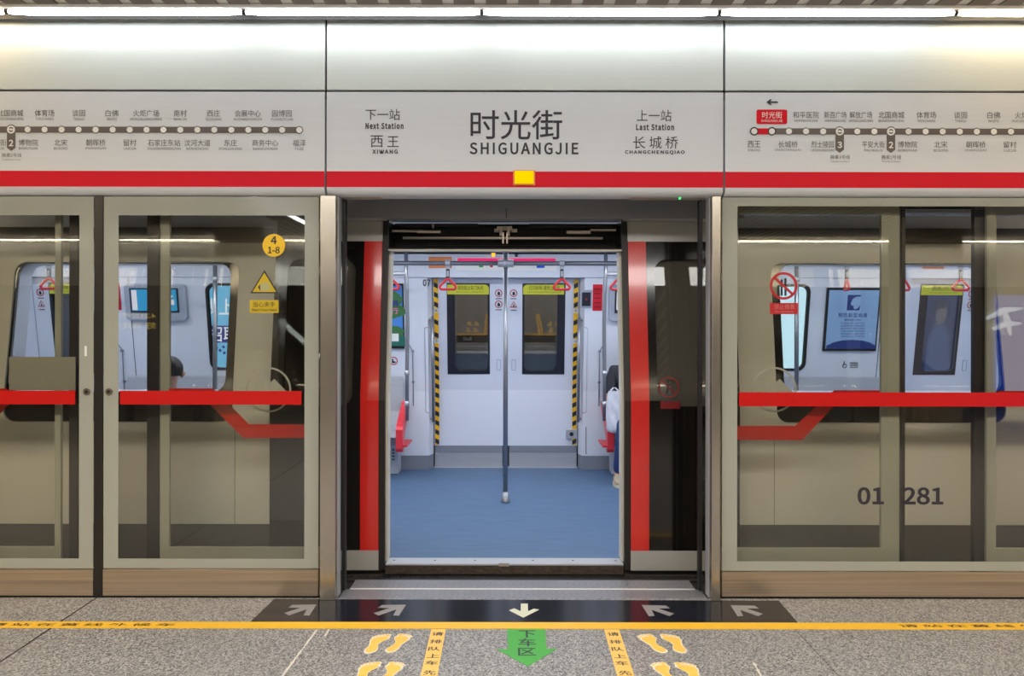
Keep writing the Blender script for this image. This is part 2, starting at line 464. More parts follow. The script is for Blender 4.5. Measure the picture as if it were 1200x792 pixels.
t = sign_panel(1, 'middle header sign with the large station name and amber lamp, over the open doors')
ptext(MB(), '时光街', 551, 658.5, 129, 163.5, 0.006).build('station_name', M['ink'], t)
ptext(MB(), 'SHIGUANGJIE', 550, 677.5, 167, 181, 0.009, spacing=1.1).build('station_name', M['ink'], t)
ptext(MB(), '下一站', 428, 468.5, 128, 141, 0.0).build('next_station_heading', M['ink'], t)
ptext(MB(), 'Next Station', 428, 472.5, 144, 151.5, 0.018, spacing=1.1).build('next_station_heading', M['ink'], t)
b = MB(); ptext(b, '西', 434, 448.5, 159, 173); ptext(b, '王', 453.5, 467, 160, 172.5); b.build('next_station_name', M['ink'], t)
ptext(MB(), 'XIWANG', 436, 466, 175.5, 180.5, 0.014, spacing=1.1).build('next_station_name', M['ink'], t)
ptext(MB(), '上一站', 746, 786.5, 128.5, 142, 0.0).build('last_station_heading', M['ink'], t)
ptext(MB(), 'Last Station', 745, 789.5, 145, 152.5, 0.018, spacing=1.1).build('last_station_heading', M['ink'], t)
b = MB(); ptext(b, '长', 741.5, 756, 159.5, 174); ptext(b, '城', 760.5, 775, 159.5, 174); ptext(b, '桥', 779.5, 794, 159.5, 174); b.build('last_station_name', M['ink'], t)
ptext(MB(), 'CHANGCHENGQIAO', 732, 802, 176, 181, 0.014, spacing=1.1).build('last_station_name', M['ink'], t)

def ring_marker(b, px, py, r, D=DH, y=YT):
    cx, cz = X(px, D), Z(py, D)
    b.plate(disc(cx, cz, r / F * D, 20), y0=y - 0.0006, y1=y)
def route(t, bar_px, markers, py, names_up, names_dn, transfers, big_end=None):
    b = MB(); x0, x1, z0, z1 = flat(bar_px[0], py - 3.6, bar_px[1], py + 3.6, DH)
    b.box(x0, x1, YT - 0.0002, YT + 0.001, z0, z1).build('route_line', M['line_grey'], t)
    for px in markers:
        tr = [q for q in transfers if abs(q[0] - px) < 1]
        b = MB(); ring_marker(b, px, py, 6.0 if tr else 4.6, y=YT - 0.0004); m = b.build('stop_marker', M['line_grey'], t)
        b = MB(); ring_marker(b, px, py, 4.8 if tr else 3.5, y=YT - 0.0012); b.build('stop_dot', M['white'], m)
    for (px, num, line_no) in transfers:
        b = MB(); D = DH
        pts = [(px - 5, py + 4), (px + 5, py + 4), (px + 5, py + 21.5), (px, py + 25), (px - 5, py + 21.5)]
        b.plate([(X(a, D), Z(c, D)) for a, c in pts][::-1], y0=YT - 0.0006, y1=YT)
        m = b.build('transfer_tag', M['line_grey'], t)
        ptext(MB(), num, px - 2.6, px + 2.6, py + 12, py + 19.5, 0.03, y=YT - 0.0012).build('line_number', M['white'], m)
        b = MB()
        for (a0, a1) in ((20, 150), (200, 330)):
            pts = []
            for k in range(7): a = math.radians(a0 + (a1 - a0) * k / 6); pts.append((X(px + 2.9 * math.cos(a), D), Z(py - 2.9 * math.sin(a), D)))
            for k in range(7): a = math.radians(a1 - (a1 - a0) * k / 6); pts.append((X(px + 1.5 * math.cos(a), D), Z(py - 1.5 * math.sin(a), D)))
            b.plate(pts, y0=YT - 0.0026, y1=YT - 0.002)
        b.build('transfer_symbol', M['line_grey'], m)
        ptext(MB(), line_no, px - 11, px + 12, py + 27.5, py + 32.5).build('transfer_note', M['text_grey'], m)
        ptext(MB(), 'Transfer to Line ' + num, px - 10.5, px + 11, py + 34, py + 36).build('transfer_note', M['text_grey'], m)
    for nm, y0, y1, q0, q1 in ((names_up, -23.3, -15.5, -14, -11), (names_dn, 11.3, 19.0, 20.5, 23.5)):
        for (px, s, pin, wp) in nm:
            wd = (6.6 if s in ('新百广场', '解放广场', '烈士陵园', '平安大街') and px > 800 else 7.6) * len(s)
            b = MB(); ptext(b, s, px - wd / 2, px + wd / 2, py + y0, py + y1)
            o = b.build('stop_name', M['ink'] if s == '西王' and px > 800 else M['text_grey'], t)
            ptext(MB(), pin, px - wp / 2, px + wp / 2, py + q0, py + q1, 0.0).build('stop_spelling', M['text_grey'], o)

tl = sign_panel(0, 'left header sign with a grey metro route map ending at its right side')
mk = [13, 32.5, 52.3, 72.2, 92.1, 112, 132, 152, 171.7, 191.4, 211.2, 231.2, 251, 271, 290.8, 310.7, 330.5, 350.5]
up = [(12, '北国商城', 'BEIGUOSHANGCHENG', 31), (52, '体育场', 'TIYUCHANG', 21), (92, '谈固', 'TANGU', 13), (131, '白佛', 'BAIFO', 11),
      (171, '火炬广场', 'HUOJUGUANGCHANG', 37), (211, '南村', 'NANCUN', 15), (250, '西庄', 'XIZHUANG', 19), (290, '会展中心', 'HUIZHANZHONGXIN', 33), (330, '园博园', 'YUANBOYUAN', 26)]
dn = [(-8, '平安大街', "PING'ANDAJIE", 26), (33, '博物院', 'BOWUYUAN', 22), (71, '北宋', 'BEISONG', 16), (112, '朝晖桥', 'ZHAOHUIQIAO', 25), (152, '留村', 'LIUCUN', 14),
      (192, '石家庄东站', 'SHIJIAZHUANGDONGZHAN', 39), (231, '汶河大道', 'WENHEDADAO', 26), (270, '东庄', 'DONGZHUANG', 27), (310.5, '商务中心', 'SHANGWUZHONGXIN', 29), (350.5, '福泽', 'FUZE', 10)]
route(tl, (-130, 351), [-107, -87, -67, -47, -27, -7] + mk, 152.8, up, dn, [(13, '2', '换乘2号线')])

trt = sign_panel(2, 'right header sign with a route map, red station box and left arrow')
mk = [883.3, 904, 924, 944, 964, 983.5, 1004, 1024, 1043.5, 1064, 1084, 1104, 1124, 1144, 1164, 1184, 1204, 1224]
up = [(944, '和平医院', 'HEPINGYIYUAN', 27), (978.3, '新百广场', 'XINBAIGUANGCHANG', 25), (1008.3, '解放广场', 'JIEFANGGUANGCHANG', 29), (1044, '北国商城', 'BEIGUOSHANGCHENG', 30),
      (1085, '体育场', 'TIYUCHANG', 21), (1125, '谈固', 'TANGU', 13), (1164, '白佛', 'BAIFO', 12), (1204, '火炬广场', 'HUOJUGUANGCHANG', 37)]
dn = [(883.3, '西王', 'XIWANG', 15), (923, '长城桥', 'CHANGCHENGQIAO', 31), (963.5, '烈士陵园', 'LIESHILINGYUAN', 27), (1023, '平安大街', "PING'ANDAJIE", 22), (1063, '博物院', 'BOWUYUAN', 22),
      (1102, '北宋', 'BEISONG', 17), (1143, '朝晖桥', 'ZHAOHUIQIAO', 26), (1183, '留村', 'LIUCUN', 14)]
route(trt, (883, 1240), mk, 153.5, up, dn, [(983.5, '3', '换乘3号线'), (1043.5, '2', '换乘2号线')])
x0, x1, z0, z1 = flat(886, 150, 901.5, 157, DH)
MB().box(x0, x1, YT - 0.0005, YT, z0, z1).build('route_line', M['red'], trt)['label'] = 'red stretch of the route line'
b = MB()
for px in (883.3, 904): b.plate(disc(X(px, DH), Z(153.5, DH), 5 / F * DH, 24), [disc(X(px, DH), Z(153.5, DH), 3.7 / F * DH, 24)], YT - 0.0024, YT - 0.0018)
b.build('stop_ring', M['seam'], trt)
x0, x1, z0, z1 = flat(886, 128, 922, 145, DH)
rb = MB().plate(rr(x0, x1, z0, z1, 0.010, 4), y0=YT - 0.0006, y1=YT).build('current_stop_box', M['red'], trt)
ptext(MB(), '时光街', 892.5, 916, 130.5, 138.3, y=YT - 0.0012).build('stop_name', M['white'], rb)
ptext(MB(), 'SHIGUANGJIE', 891.5, 916.5, 139.7, 142.7, y=YT - 0.0012).build('stop_spelling', M['white'], rb)
ap = [(897.5, 119.3), (902.5, 115.6), (904, 116.8), (901.8, 118.4), (911, 118.4), (911, 120.2), (901.8, 120.2), (904, 121.8), (902.5, 123)]
MB().plate([(X(a, DH), Z(c, DH)) for a, c in ap], y0=YT - 0.0006, y1=YT).build('direction_arrow', M['ink'], trt)

# amber door lamp
x0, x1, z0, z1 = flat(601, 199, 627, 216.5, DH - 0.02)
t = thing('indicator_lamp', 'small glowing amber lamp on the red stripe of the middle sign', 'lamp', ((x0 + x1) / 2, DH - 0.01, z0))
MB().box(x0, x1, DH - 0.012, DH + 0.002, z0, z1, 0.002).build('housing', M['amber_edge'], t)
MB().box(x0 + 0.009, x1 - 0.009, DH - 0.026, DH - 0.012, z0 + 0.007, z1 - 0.006, 0.003).build('lens', M['amber'], t)

# tubes over the header: housing lip, tubes
DT = 3.79
t = thing('light_trough', 'long pale light trough along the ceiling edge over the header', 'light trough', (0, 3.7, CZ))
b = MB()
b.box(-4.2, 4.2, 3.568, 3.60, Z(5.2, 3.566), Z(5.2, 3.566) + 0.12)
b.box(-4.2, 4.2, 3.568, 3.925, 3.072, 3.085)
b.xplate([(3.60, Z(5.2, 3.566)), (3.72, Z(10.3, 3.72)), (3.72, Z(10.3, 3.72) + 0.02), (3.60, Z(5.2, 3.566) + 0.02)], x0=-4.2, x1=4.2)
b.build('housing', M['trough'], t)
b = MB().box(-4.2, 4.2, 3.868, 3.874, 3.0175, 3.072)
b.build('shading_lip', M['rubber'], t)  # black lip shaped to cut tube light off the fascia top
js = [-270, 7.8, 285.5, 564, 842, 1119, 1397]
zc = Z(14.6, DT)
tl_ = ['warm light tube left of the joint above the left route map', 'white light tube above the left route map', 'white light tube spanning the seam between left route map and station name', 'white light tube above the station name and the right seam', 'white light tube above the start of the right route map', 'warm light tube at the right edge above the right route map']
for i in range(6):
    xa, xb = X(js[i] + 0.8, DT), X(js[i + 1] - 0.8, DT)
    tt = thing('light_tube', tl_[i], 'light', ((xa + xb) / 2, DT, zc - 0.016), 'light tubes over the header')
    wm = M['tube_warm'] if i in (0, 5) else M['tube']
    MB().tube([(xa + 0.004, DT, zc), (xa + 0.03, DT, zc), (xa + 0.10, DT, zc), (xb - 0.10, DT, zc), (xb - 0.03, DT, zc), (xb - 0.004, DT, zc)], [0.011, 0.013, 0.0165, 0.0165, 0.013, 0.011], 14).build('tube', wm, tt)
    b = MB().tube([(xa - 0.002, DT, zc), (xa + 0.006, DT, zc)], 0.014, 12)
    b.tube([(xb - 0.006, DT, zc), (xb + 0.002, DT, zc)], 0.014, 12)
    b.build('end_cap', M['dark_metal'], tt)

# ------------------------------------------------------------------ platform screen: fixed panes, posts, columns, sliding leaves
DG = 3.965
ZG1 = zr0 - 0.044
def stripe_box(b, px0, px1, py0, py1, D, y0, y1):
    x0, x1, z0, z1 = flat(px0, py0, px1, py1, D); b.box(x0, x1, y0, y1, z0, z1)
def fixed_screen(x0, x1, clear, label, base_py, lock_px=None):
    """clear: x0,x1 and py top, bottom of the unprinted glass"""
    t = thing('glass_screen', label, 'glass screen', ((x0 + x1) / 2, DG, 0), 'fixed glass screens of the platform wall')
    zb = Z(base_py, DG)
    cz1, cz0 = Z(clear[2], DG), Z(clear[3], DG)
    hole = rect(clear[0], clear[1], cz0, cz1)
    MB().box(x0 + 0.002, x1 - 0.002, DG, DG + 0.012, zb + 0.004, ZG1).build('pane', M['glass'], t)
    MB().plate(rect(x0 + 0.003, x1 - 0.003, zb + 0.006, ZG1 - 0.002), [hole], DG - 0.0012, DG - 0.0004).build('printed_border', M['frit'], t)
    b = MB().box(x0 + 0.002, x1 - 0.002, DG - 0.006, DG + 0.05, 0.008, zb, 0.002)
    b.build('base_panel', M['base_steel'], t)
    MB().box(x0, x1, DG, DG + 0.03, 0.0, 0.008).build('seal', M['rubber'], t)
    if lock_px:
        b = MB(); cx, cz = X(lock_px, DG), Z(459.5, DG)
        b.tube([(cx, DG - 0.001, cz), (cx, DG - 0.010, cz)], 0.018, 20).build('lock', M['steel'], t)
        MB().tube([(cx, DG - 0.0105, cz), (cx, DG - 0.012, cz)], 0.009, 16).build('lock', M['dark_metal'], t)['label'] = 'dark keyhole'
    return t
A = fixed_screen(-3.32, X(110.5, DG), (-3.2, X(93, DG), 253, 655), 'glass screen left of the black mullion, with a blank grey plate behind it', 668, 102.5)
B = fixed_screen(X(121, DG), X(374.3, DG), (X(139, DG), X(357, DG), 253, 655), 'glass screen between the black mullion and the left steel post, carrying yellow stickers', 667.5, 128.5)
Cc = fixed_screen(X(845.5, DG), 3.32, (X(864, DG), 3.2, 241, 657), 'wide glass screen right of the open doors, numbered 01 281', 669.5)
def red_stripe(t, px0, px1, py0, py1):
    b = MB(); stripe_box(b, px0, px1, py0, py1, DG, DG - 0.0024, DG - 0.0016); b.build('red_stripe', M['stripe_red'], t)
red_stripe(A, -150, 88.5, 458.5, 474.5); red_stripe(B, 141, 353.5, 458.5, 474.5); red_stripe(Cc, 866, 1330, 459, 475.5)
for s_, p0, p1 in (('01', 1005, 1036), ('281', 1057.5, 1105.5)): ptext(MB(), s_, p0, p1, 570, 590.5, 0.03, DG, DG - 0.0026).build('panel_number', M['ink'], Cc)
o = MB().box(X(110.5, DG) + 0.001, X(121, DG) - 0.001, DG - 0.004, DG + 0.05, 0, ZG1).build('screen_mullion', M['mullion']); tag(o, 'black vertical mullion between the two left glass screens', 'mullion')
x0, x1, z0, z1 = flat(11, 419, 88.5, 458, DG + 0.03)
o = MB().box(x0, x1, DG + 0.028, DG + 0.034, z0, z1).build('notice_plate', M['plate_grey']); tag(o, 'blank grey rectangular notice plate behind the leftmost glass, over its red stripe', 'plate')
x0, x1, z0, z1 = flat(99.5, 406, 102, 418, DG)
MB().box(x0, x1, DG - 0.003, DG - 0.0012, z0, z1).build('latch', M['white'], A)

# posts beside the opening
def post(pf0, pf1, side_px, Dend, label, sgn):
    Df_ = 3.915
    xa, xb = X(pf0, Df_), X(pf1, Df_)
    t = thing('door_post', label, 'post', ((xa + xb) / 2, Df_, 0), 'steel posts beside the screen door opening')
    MB().box(xa, xb, Df_, 4.03, 0.0, zr0 - 0.045, 0.004).build('post_body', M['steel'], t)
    xi = xb if sgn > 0 else xa
    MB().box(min(xi, xi + sgn * 0.004), max(xi, xi + sgn * 0.004), 3.965, 4.028, 0.0, zr0 - 0.045).build('side_cover', M['gutter'], t)
    xl = X(401, 4.04) if sgn > 0 else X(823, 4.04)
    MB().box(min(xl, xl + sgn * 0.018), max(xl, xl + sgn * 0.018), 4.035, 4.075, 0.012, zr0 - 0.047).build('rubber_seal', M['rubber'], t)
post(375, 393.2, 401, 4.1, 'bright steel post on the left side of the open screen door', 1)
post(834.5, 844.5, 823, 4.1, 'narrow bright steel post on the right side of the open screen door', -1)

# columns behind the glass
for (p0, p1, lab) in ((173, 187, 'dark column behind the left glass beside the retracted leaf'), (82, 92, 'slim dark column behind the leftmost glass'),
                      (1056, 1060, 'slim dark column at the rear end of the right retracted leaf'), (1141, 1157, 'dark column near the right edge behind the numbered glass')):
    x0, x1 = X(p0, 4.10), X(p1, 4.10)
    t = thing('screen_column', lab, 'column', ((x0 + x1) / 2, 4.1, 0), 'dark columns behind the glass screens')
    MB().box(x0, x1, 4.093, 4.125, 0.0, zr0 - 0.046).build('shaft', M['dark_metal'], t)
    MB().box(x0 - 0.001, x1 + 0.001, 4.092, 4.13, 0.0, 0.02).build('foot', M['rubber'], t)

# retracted sliding leaves
DL = 4.06
def leaf(px0, px1, label, clear_px, logo_px=None, mirror=1, raised=None, diag=None, low=None):
    x0, x1 = X(px0, DL), X(px1, DL)
    t = thing('sliding_screen_door', label, 'sliding door', ((x0 + x1) / 2, DL, 0.012), 'sliding glass leaves of the platform wall')
    z0, z1 = 0.03, zr0 - 0.045
    hole = rect(X(clear_px[0], DL), X(clear_px[1], DL), Z(642.5, DL), Z(250, DL))
    MB().box(x0 + 0.002, x1 - 0.002, DL, DL + 0.010, z0 + 0.002, z1 - 0.002).build('pane', M['leaf_glass'], t)
    MB().plate(rect(x0, x1, z0, z1), [hole], DL + 0.0105, DL + 0.03).build('leaf_frame', M['frit_b'], t)
    MB().box(x0, x1, DL - 0.004, DL + 0.03, 0.012, z0).build('bottom_seal', M['rubber'], t)
    b = MB()
    y0, y1 = DL - 0.0016, DL - 0.0006
    pts = [(X(a, DL), Z(c, DL)) for a, c in low]
    b.plate(pts, y0=y0, y1=y1)
    b.build('red_stripe', M['leaf_red'], t)
    if logo_px:
        cx, cz = X(logo_px[0], DL), Z(logo_px[1], DL); R = 26.5 / F * DL
        b = MB().plate(disc(cx, cz, R, 48), [disc(cx, cz, R * 0.92, 48)], DL - 0.0030, DL - 0.0022)
        for (ox, ww) in ((-0.30, 0.62), (0.35, 0.62)):
            pts = [(cx + R * (ox - ww), cz - R * 0.30), (cx + R * (ox + (0.12 if ox < 0 else 0.62)), cz - R * 0.30), (cx + R * (ox + 0.12), cz + R * (0.02)), (cx + R * (ox + 0.02), cz + R * 0.42)] if ox < 0 else \
                  [(cx + R * (ox - 0.33), cz - R * 0.30), (cx + R * (ox + 0.50), cz - R * 0.30), (cx + R * (ox + 0.50), cz - R * 0.12), (cx + R * (ox - 0.10), cz + R * 0.48), (cx + R * (ox - 0.33), cz + R * 0.28)]
            b.plate(pts, y0=DL - 0.0030, y1=DL - 0.0022)
        b.build('logo', M['frost'], t)
low_l = [(198, 474), (198, 455.5), (249, 455.5), (253, 458), (292, 497.5), (372, 497.5), (372, 513.5), (285.5, 513.5), (246, 474)]
leaf(187, 396, 'retracted left door leaf with a round frosted logo', (197.5, 380), (315, 457), 1, low=low_l)
low_r = [(1031, 474.5), (978, 474.5), (940, 515), (846, 515), (846, 498.5), (932, 498.5), (970, 462), (978, 456.5), (1031, 456.5)]
leaf(832, 1055, 'retracted right door leaf with a round frosted logo', (846, 1034), (907, 456), -1, low=low_r)
leaf(-140, 70, 'closed neighbouring leaf behind the leftmost glass', (-125, 63), None, 1, low=[(-100, 474), (-100, 456), (8, 456), (11, 459), (11, 474), (-10, 498), (-60, 498), (-28, 474)])
leaf(1158, 1370, 'closed neighbouring leaf behind the glass at the far right edge', (1169, 1355), None, -1, low=[(1169, 474), (1169, 457), (1350, 457), (1350, 474)])

# stickers on the glass
YS = DG - 0.0030
t = thing('door_number_sticker', 'round yellow sticker reading 4 and 1-8 high on the left glass', 'sticker', (X(321, DG), YS, Z(301, DG)))
MB().plate(disc(X(321, DG), Z(288, DG), 13.3 / F * DG, 36), y0=YS, y1=YS + 0.001).build('sticker_face', M['sticker_yellow'], t)
b = MB(); ptext(b, '4', 317.3, 324.5, 277.3, 286.5, 0.03, DG, YS - 0.0008); ptext(b, '1-8', 314, 328, 289.5, 297.5, 0.02, DG, YS - 0.0008); b.build('lettering', M['haz_black'], t)
t = thing('warning_sticker', 'yellow triangle hand warning sticker above a yellow label on the left glass', 'sticker', (X(310, DG), YS, Z(345, DG)))
tri = lambda s, dy=0: [(X(310 - 16.5 * s, DG), Z(344 + dy, DG)), (X(310 + 16.5 * s, DG), Z(344 + dy, DG)), (X(310, DG), Z(344 + dy - 27 * s, DG))]
MB().plate(tri(1), y0=YS, y1=YS + 0.001).build('sticker_border', M['haz_black'], t)
MB().plate(tri(0.84, -1.4), y0=YS - 0.0008, y1=YS - 0.0002).build('sticker_face', M['sticker_olive'], t)
b = MB(); b.plate([(X(a, DG), Z(c, DG)) for a, c in ((305.5, 341.5), (305, 333.5), (309, 331.8), (314, 331.3), (316.5, 334), (317.2, 337.5), (315.5, 340.5), (311, 341.5))], y0=YS - 0.0016, y1=YS - 0.001)
b.build('hand_symbol', mat('hand_grey', rgb(178, 172, 120), 0.5), t)
b = MB(); b.plate([(X(a, DG), Z(c, DG)) for a, c in ((302.5, 337), (305, 333.5), (305.5, 341.5))], y0=YS - 0.0016, y1=YS - 0.001); b.build('clamp_symbol', M['haz_black'], t)
t = thing('warning_label', 'yellow label with watch your hand lettering below the triangle sticker', 'label', (X(309.5, DG), YS, Z(366.5, DG)))
x0, x1, z0, z1 = flat(293, 352, 326.5, 367, DG)
MB().box(x0, x1, YS, YS + 0.001, z0, z1).build('label_face', M['sticker_olive'], t)
b = MB(); ptext(b, '当心夹手', 297, 322.5, 354, 360.3, 0.004, DG, YS - 0.0008); ptext(b, 'Watch Your Hand', 295, 324.5, 362, 365, 0.01, DG, YS - 0.0008); b.build('lettering', M['haz_black'], t)
YC = DG - 0.0030
t = thing('prohibition_sticker', 'red ring prohibition sticker on the right glass, at the edge of the train window', 'sticker', (X(918, DG), YC, Z(351, DG)))
cx, cz = X(918, DG), Z(334.5, DG); R = 16.2 / F * DG
b = MB().plate(disc(cx, cz, R, 40), [disc(cx, cz, R * 0.82, 40)], YC, YC + 0.0008)
a = math.radians(-43); dx, dz = math.cos(a), math.sin(a); nx, nz = -dz * R * 0.09, dx * R * 0.09
b.plate([(cx - dx * R * .86 + nx, cz - dz * R * .86 + nz), (cx - dx * R * .86 - nx, cz - dz * R * .86 - nz), (cx + dx * R * .86 - nx, cz + dz * R * .86 - nz), (cx + dx * R * .86 + nx, cz + dz * R * .86 + nz)], y0=YC, y1=YC + 0.0008)
b.build('ring', M['prohibit_red'], t)
b = MB()
for (p0, p1, q0, q1) in ((914.5, 917, 327, 346), (919, 921.5, 325.5, 346), (911, 913, 334, 346)): 
    stripe_box(b, p0, p1, q0, q1, DG, YC + 0.0009, YC + 0.0014)
b.build('figure_symbol', M['dark_metal'], t)
t = thing('prohibition_label', 'red label with pale lettering below the ring sticker on the right glass', 'label', (X(919, DG), YC, Z(368, DG)))
x0, x1, z0, z1 = flat(902, 354.5, 935, 367.5, DG)
MB().box(x0, x1, YC, YC + 0.001, z0, z1).build('label_face', M['prohibit_red'], t)
b = MB(); ptext(b, '禁止倚靠', 907, 931, 356, 362, 0.004, DG, YC - 0.0008); ptext(b, 'No Leaning', 908, 930, 363.6, 366, 0.01, DG, YC - 0.0008); b.build('lettering', mat('pale_pink_print', rgb(206, 120, 120), 0.5), t)

# sill, comb, gap cover
def plate_strip(name, py0, py1, z0, z1, m, label, cat):
    ya, yb = GY(py1, z1), GY(py0, z1)
    return ya, yb
t = thing('door_sill', 'two patterned steel sill strips in front of the open train door', 'sill', (0.08, 4.1, -0.01))
xl, xr = X(398, 3.96), X(829, 3.96)
MB().box(xl, xr, EDGE + 0.001, 4.085, -0.012, 0.0).build('sill_strip', M['sill_steel'], t)
MB().box(xl + 0.03, xr - 0.03, 4.095, 4.235, -0.012, 0.0).build('sill_strip', M['sill_steel'], t)
b = MB()
for r_ in range(4):
    for k in range(58):
        x = xl + 0.02 + k * (xr - xl - 0.04) / 57 + (0.008 if r_ % 2 else 0)
        y = 3.975 + r_ * 0.03
        b.hplate([(x - 0.006, y), (x, y - 0.003), (x + 0.006, y), (x, y + 0.003)], z0=0.0, z1=0.0012)
        y += 0.13
        if x > xl + 0.05 and x < xr - 0.05: b.hplate([(x - 0.006, y), (x, y - 0.003), (x + 0.006, y), (x, y + 0.003)], z0=0.0, z1=0.0012)
o = b.build('tread_pattern', M['chrome'], t)
MB().box(xl + 0.03, xr - 0.03, 4.0865, 4.0945, -0.012, 0.003).build('sill_strip', M['white'], t)['label'] = 'raised edge coloured white as a highlight between the sill strips'  # white colour stands in for the highlight along the groove
o = MB().box(-3.9, 3.9, 4.238, 4.27, -0.08, -0.006).build('platform_rim', M['dark_metal']); tag(o, 'dark metal rim along the platform edge under the sill', 'rim')
t = thing('gap_filler', 'black comb gap filler along the platform edge below the train door', 'gap filler', (0, 4.3, -0.06))
b = MB().box(-3.9, 3.9, 4.27, 4.29, -0.06, -0.008)
b.build('filler_bar', M['rubber'], t)
b = MB()
for k in range(210):
    x = -1.4 + k * 0.0143
    b.box(x, x + 0.0075, 4.29, 4.345, -0.03, -0.010)
b.build('comb', M['dark_metal'], t)

# ------------------------------------------------------------------ floor markings
def fp(px, py): 
    d = GY(py); return (X(px, d), d)
o = MB().hplate([fp(322, 702.5), fp(913, 703.5), fp(937, 731), fp(294, 729)], z0=0.0004, z1=0.0014).build('floor_mat', M['mat_black']); tag(o, 'glossy black floor film with arrows in front of the open door', 'floor film')
arr = [('far left grey arrow on the black floor film', 352, -1, 'arrow_grey'), ('second grey arrow from the left on the black floor film', 457, -1, 'arrow_grey'), ('pale cream arrow pointing at the viewer from the middle of the black film', 614, 0, 'arrow_cream'),
       ('second grey arrow from the right on the black floor film', 772, 1, 'arrow_grey'), ('far right grey arrow on the black floor film', 876, 1, 'arrow_grey')]
for lab, px, k, m in arr:
    if k == 0:
        pts = [(611, 707.5), (619, 707.5), (619.5, 716.5), (626, 713.5), (632.5, 714.5), (613.8, 724), (597, 715.5), (603, 713), (610.5, 716.5)]
    else:
        q = [(-10, 21), (-14.5, 18.5), (8, 15), (-4, 15), (-9, 12.5), (-7, 10.2), (22, 8.8), (15, 20.5), (8, 21.5), (9.5, 15.8)]
        q = [(-18.5, 719), (-13, 721.8), (8, 714.5), (4.5, 721.5), (11, 722), (19.5, 709), (-9, 709.5), (-13.5, 712.7), (0.5, 713)]
        pts = [(px - k * a, c) for a, c in q]
    o = MB().hplate([fp(a, c) for a, c in pts], z0=0.0015, z1=0.0020).build('floor_arrow', M[m]); tag(o, lab, 'floor arrow', 'arrows on the black floor film')
ya, yb = GY(737), GY(729.5)
t = thing('safety_line', 'yellow safety line with black lettering across the platform floor', 'line', (0, (ya + yb) / 2, 0))
MB().box(-5, 5, ya, yb, 0.0004, 0.0026).build('line_tape', M['yellow'], t)
b = MB()
for i, ch in enumerate('请站在黄线外候车'):
    px = 195 - (7 - i) * 28.2
    x = X(px, (ya + yb) / 2); b.htext(ch, x - 0.045, x + 0.045, ya + 0.022, yb - 0.022, 0.003, 0.01)
    px = 1065 + i * 28.2
    x = X(px, (ya + yb) / 2); b.htext(ch, x - 0.045, x + 0.045, ya + 0.022, yb - 0.022, 0.003, 0.01)
b.build('lettering', M['dark_metal'], t)
# queue strips
def queue(x_far, x_near, label):
    y1, y0 = GY(737.5), GY(860)
    xa, xb = x_far[0], x_far[1]
    t = thing('queue_strip', label, 'floor strip', ((xa + xb) / 2, (y0 + y1) / 2, 0), 'yellow queue strips on the platform floor')
    sl = (x_near - x_far[0]) / (GY(792) - y1)         # drift per metre
    sh = lambda y: sl * (y - y1)
    MB().hplate([(xa + sh(y0), y0), (xb + sh(y0), y0), (xb, y1 - 0.001), (xa, y1 - 0.001)], z0=0.0004, z1=0.0015).build('strip', M['yellow_soft'], t)
    b = MB(); rows = [743, 752, 760.5, 768.8, 777, 788.5, 797, 807, 817]
    for i, ch in enumerate('请排队上车先下后上'):
        y = GY(rows[i]); hh = 0.030; c = (xa + xb) / 2 + sh(y)
        b.htext(ch, c - 0.027, c + 0.027, y - hh * 0.72, y + hh * 0.62, 0.0018, 0.03)
    b.build('lettering', M['haz_black'], t)
d0 = GY(737.5); d1 = GY(792)
queue((X(506, d0), X(523, d0)), X(493.5, d1), 'yellow queue strip with black characters left of the green arrow')
queue((X(708.5, d0), X(726, d0)), X(724, d1), 'yellow queue strip with black characters right of the green arrow')
# green arrow
t = thing('green_floor_arrow', 'bright green floor arrow with black characters pointing away from the train', 'floor arrow', (X(617, 3.4), 3.4, 0))
MB().hplate([fp(595, 737.3), fp(639.5, 737.3), fp(641, 760.5), fp(654, 760), fp(619, 781), fp(583, 761), fp(596, 761)], z0=0.0004, z1=0.0015).build('arrow_face', M['green'], t)
b = MB()
for ch, q0, q1 in (('下', 739, 747.5), ('车', 748.5, 757.5), ('区', 759.5, 768.5)):
    ya_, yb_ = GY(q1), GY(q0); x = X(618.3, (ya_ + yb_) / 2)
    b.htext(ch, x - 0.040, x + 0.040, ya_, yb_, 0.0018, 0.014)
b.build('lettering', M['haz_black'], t)
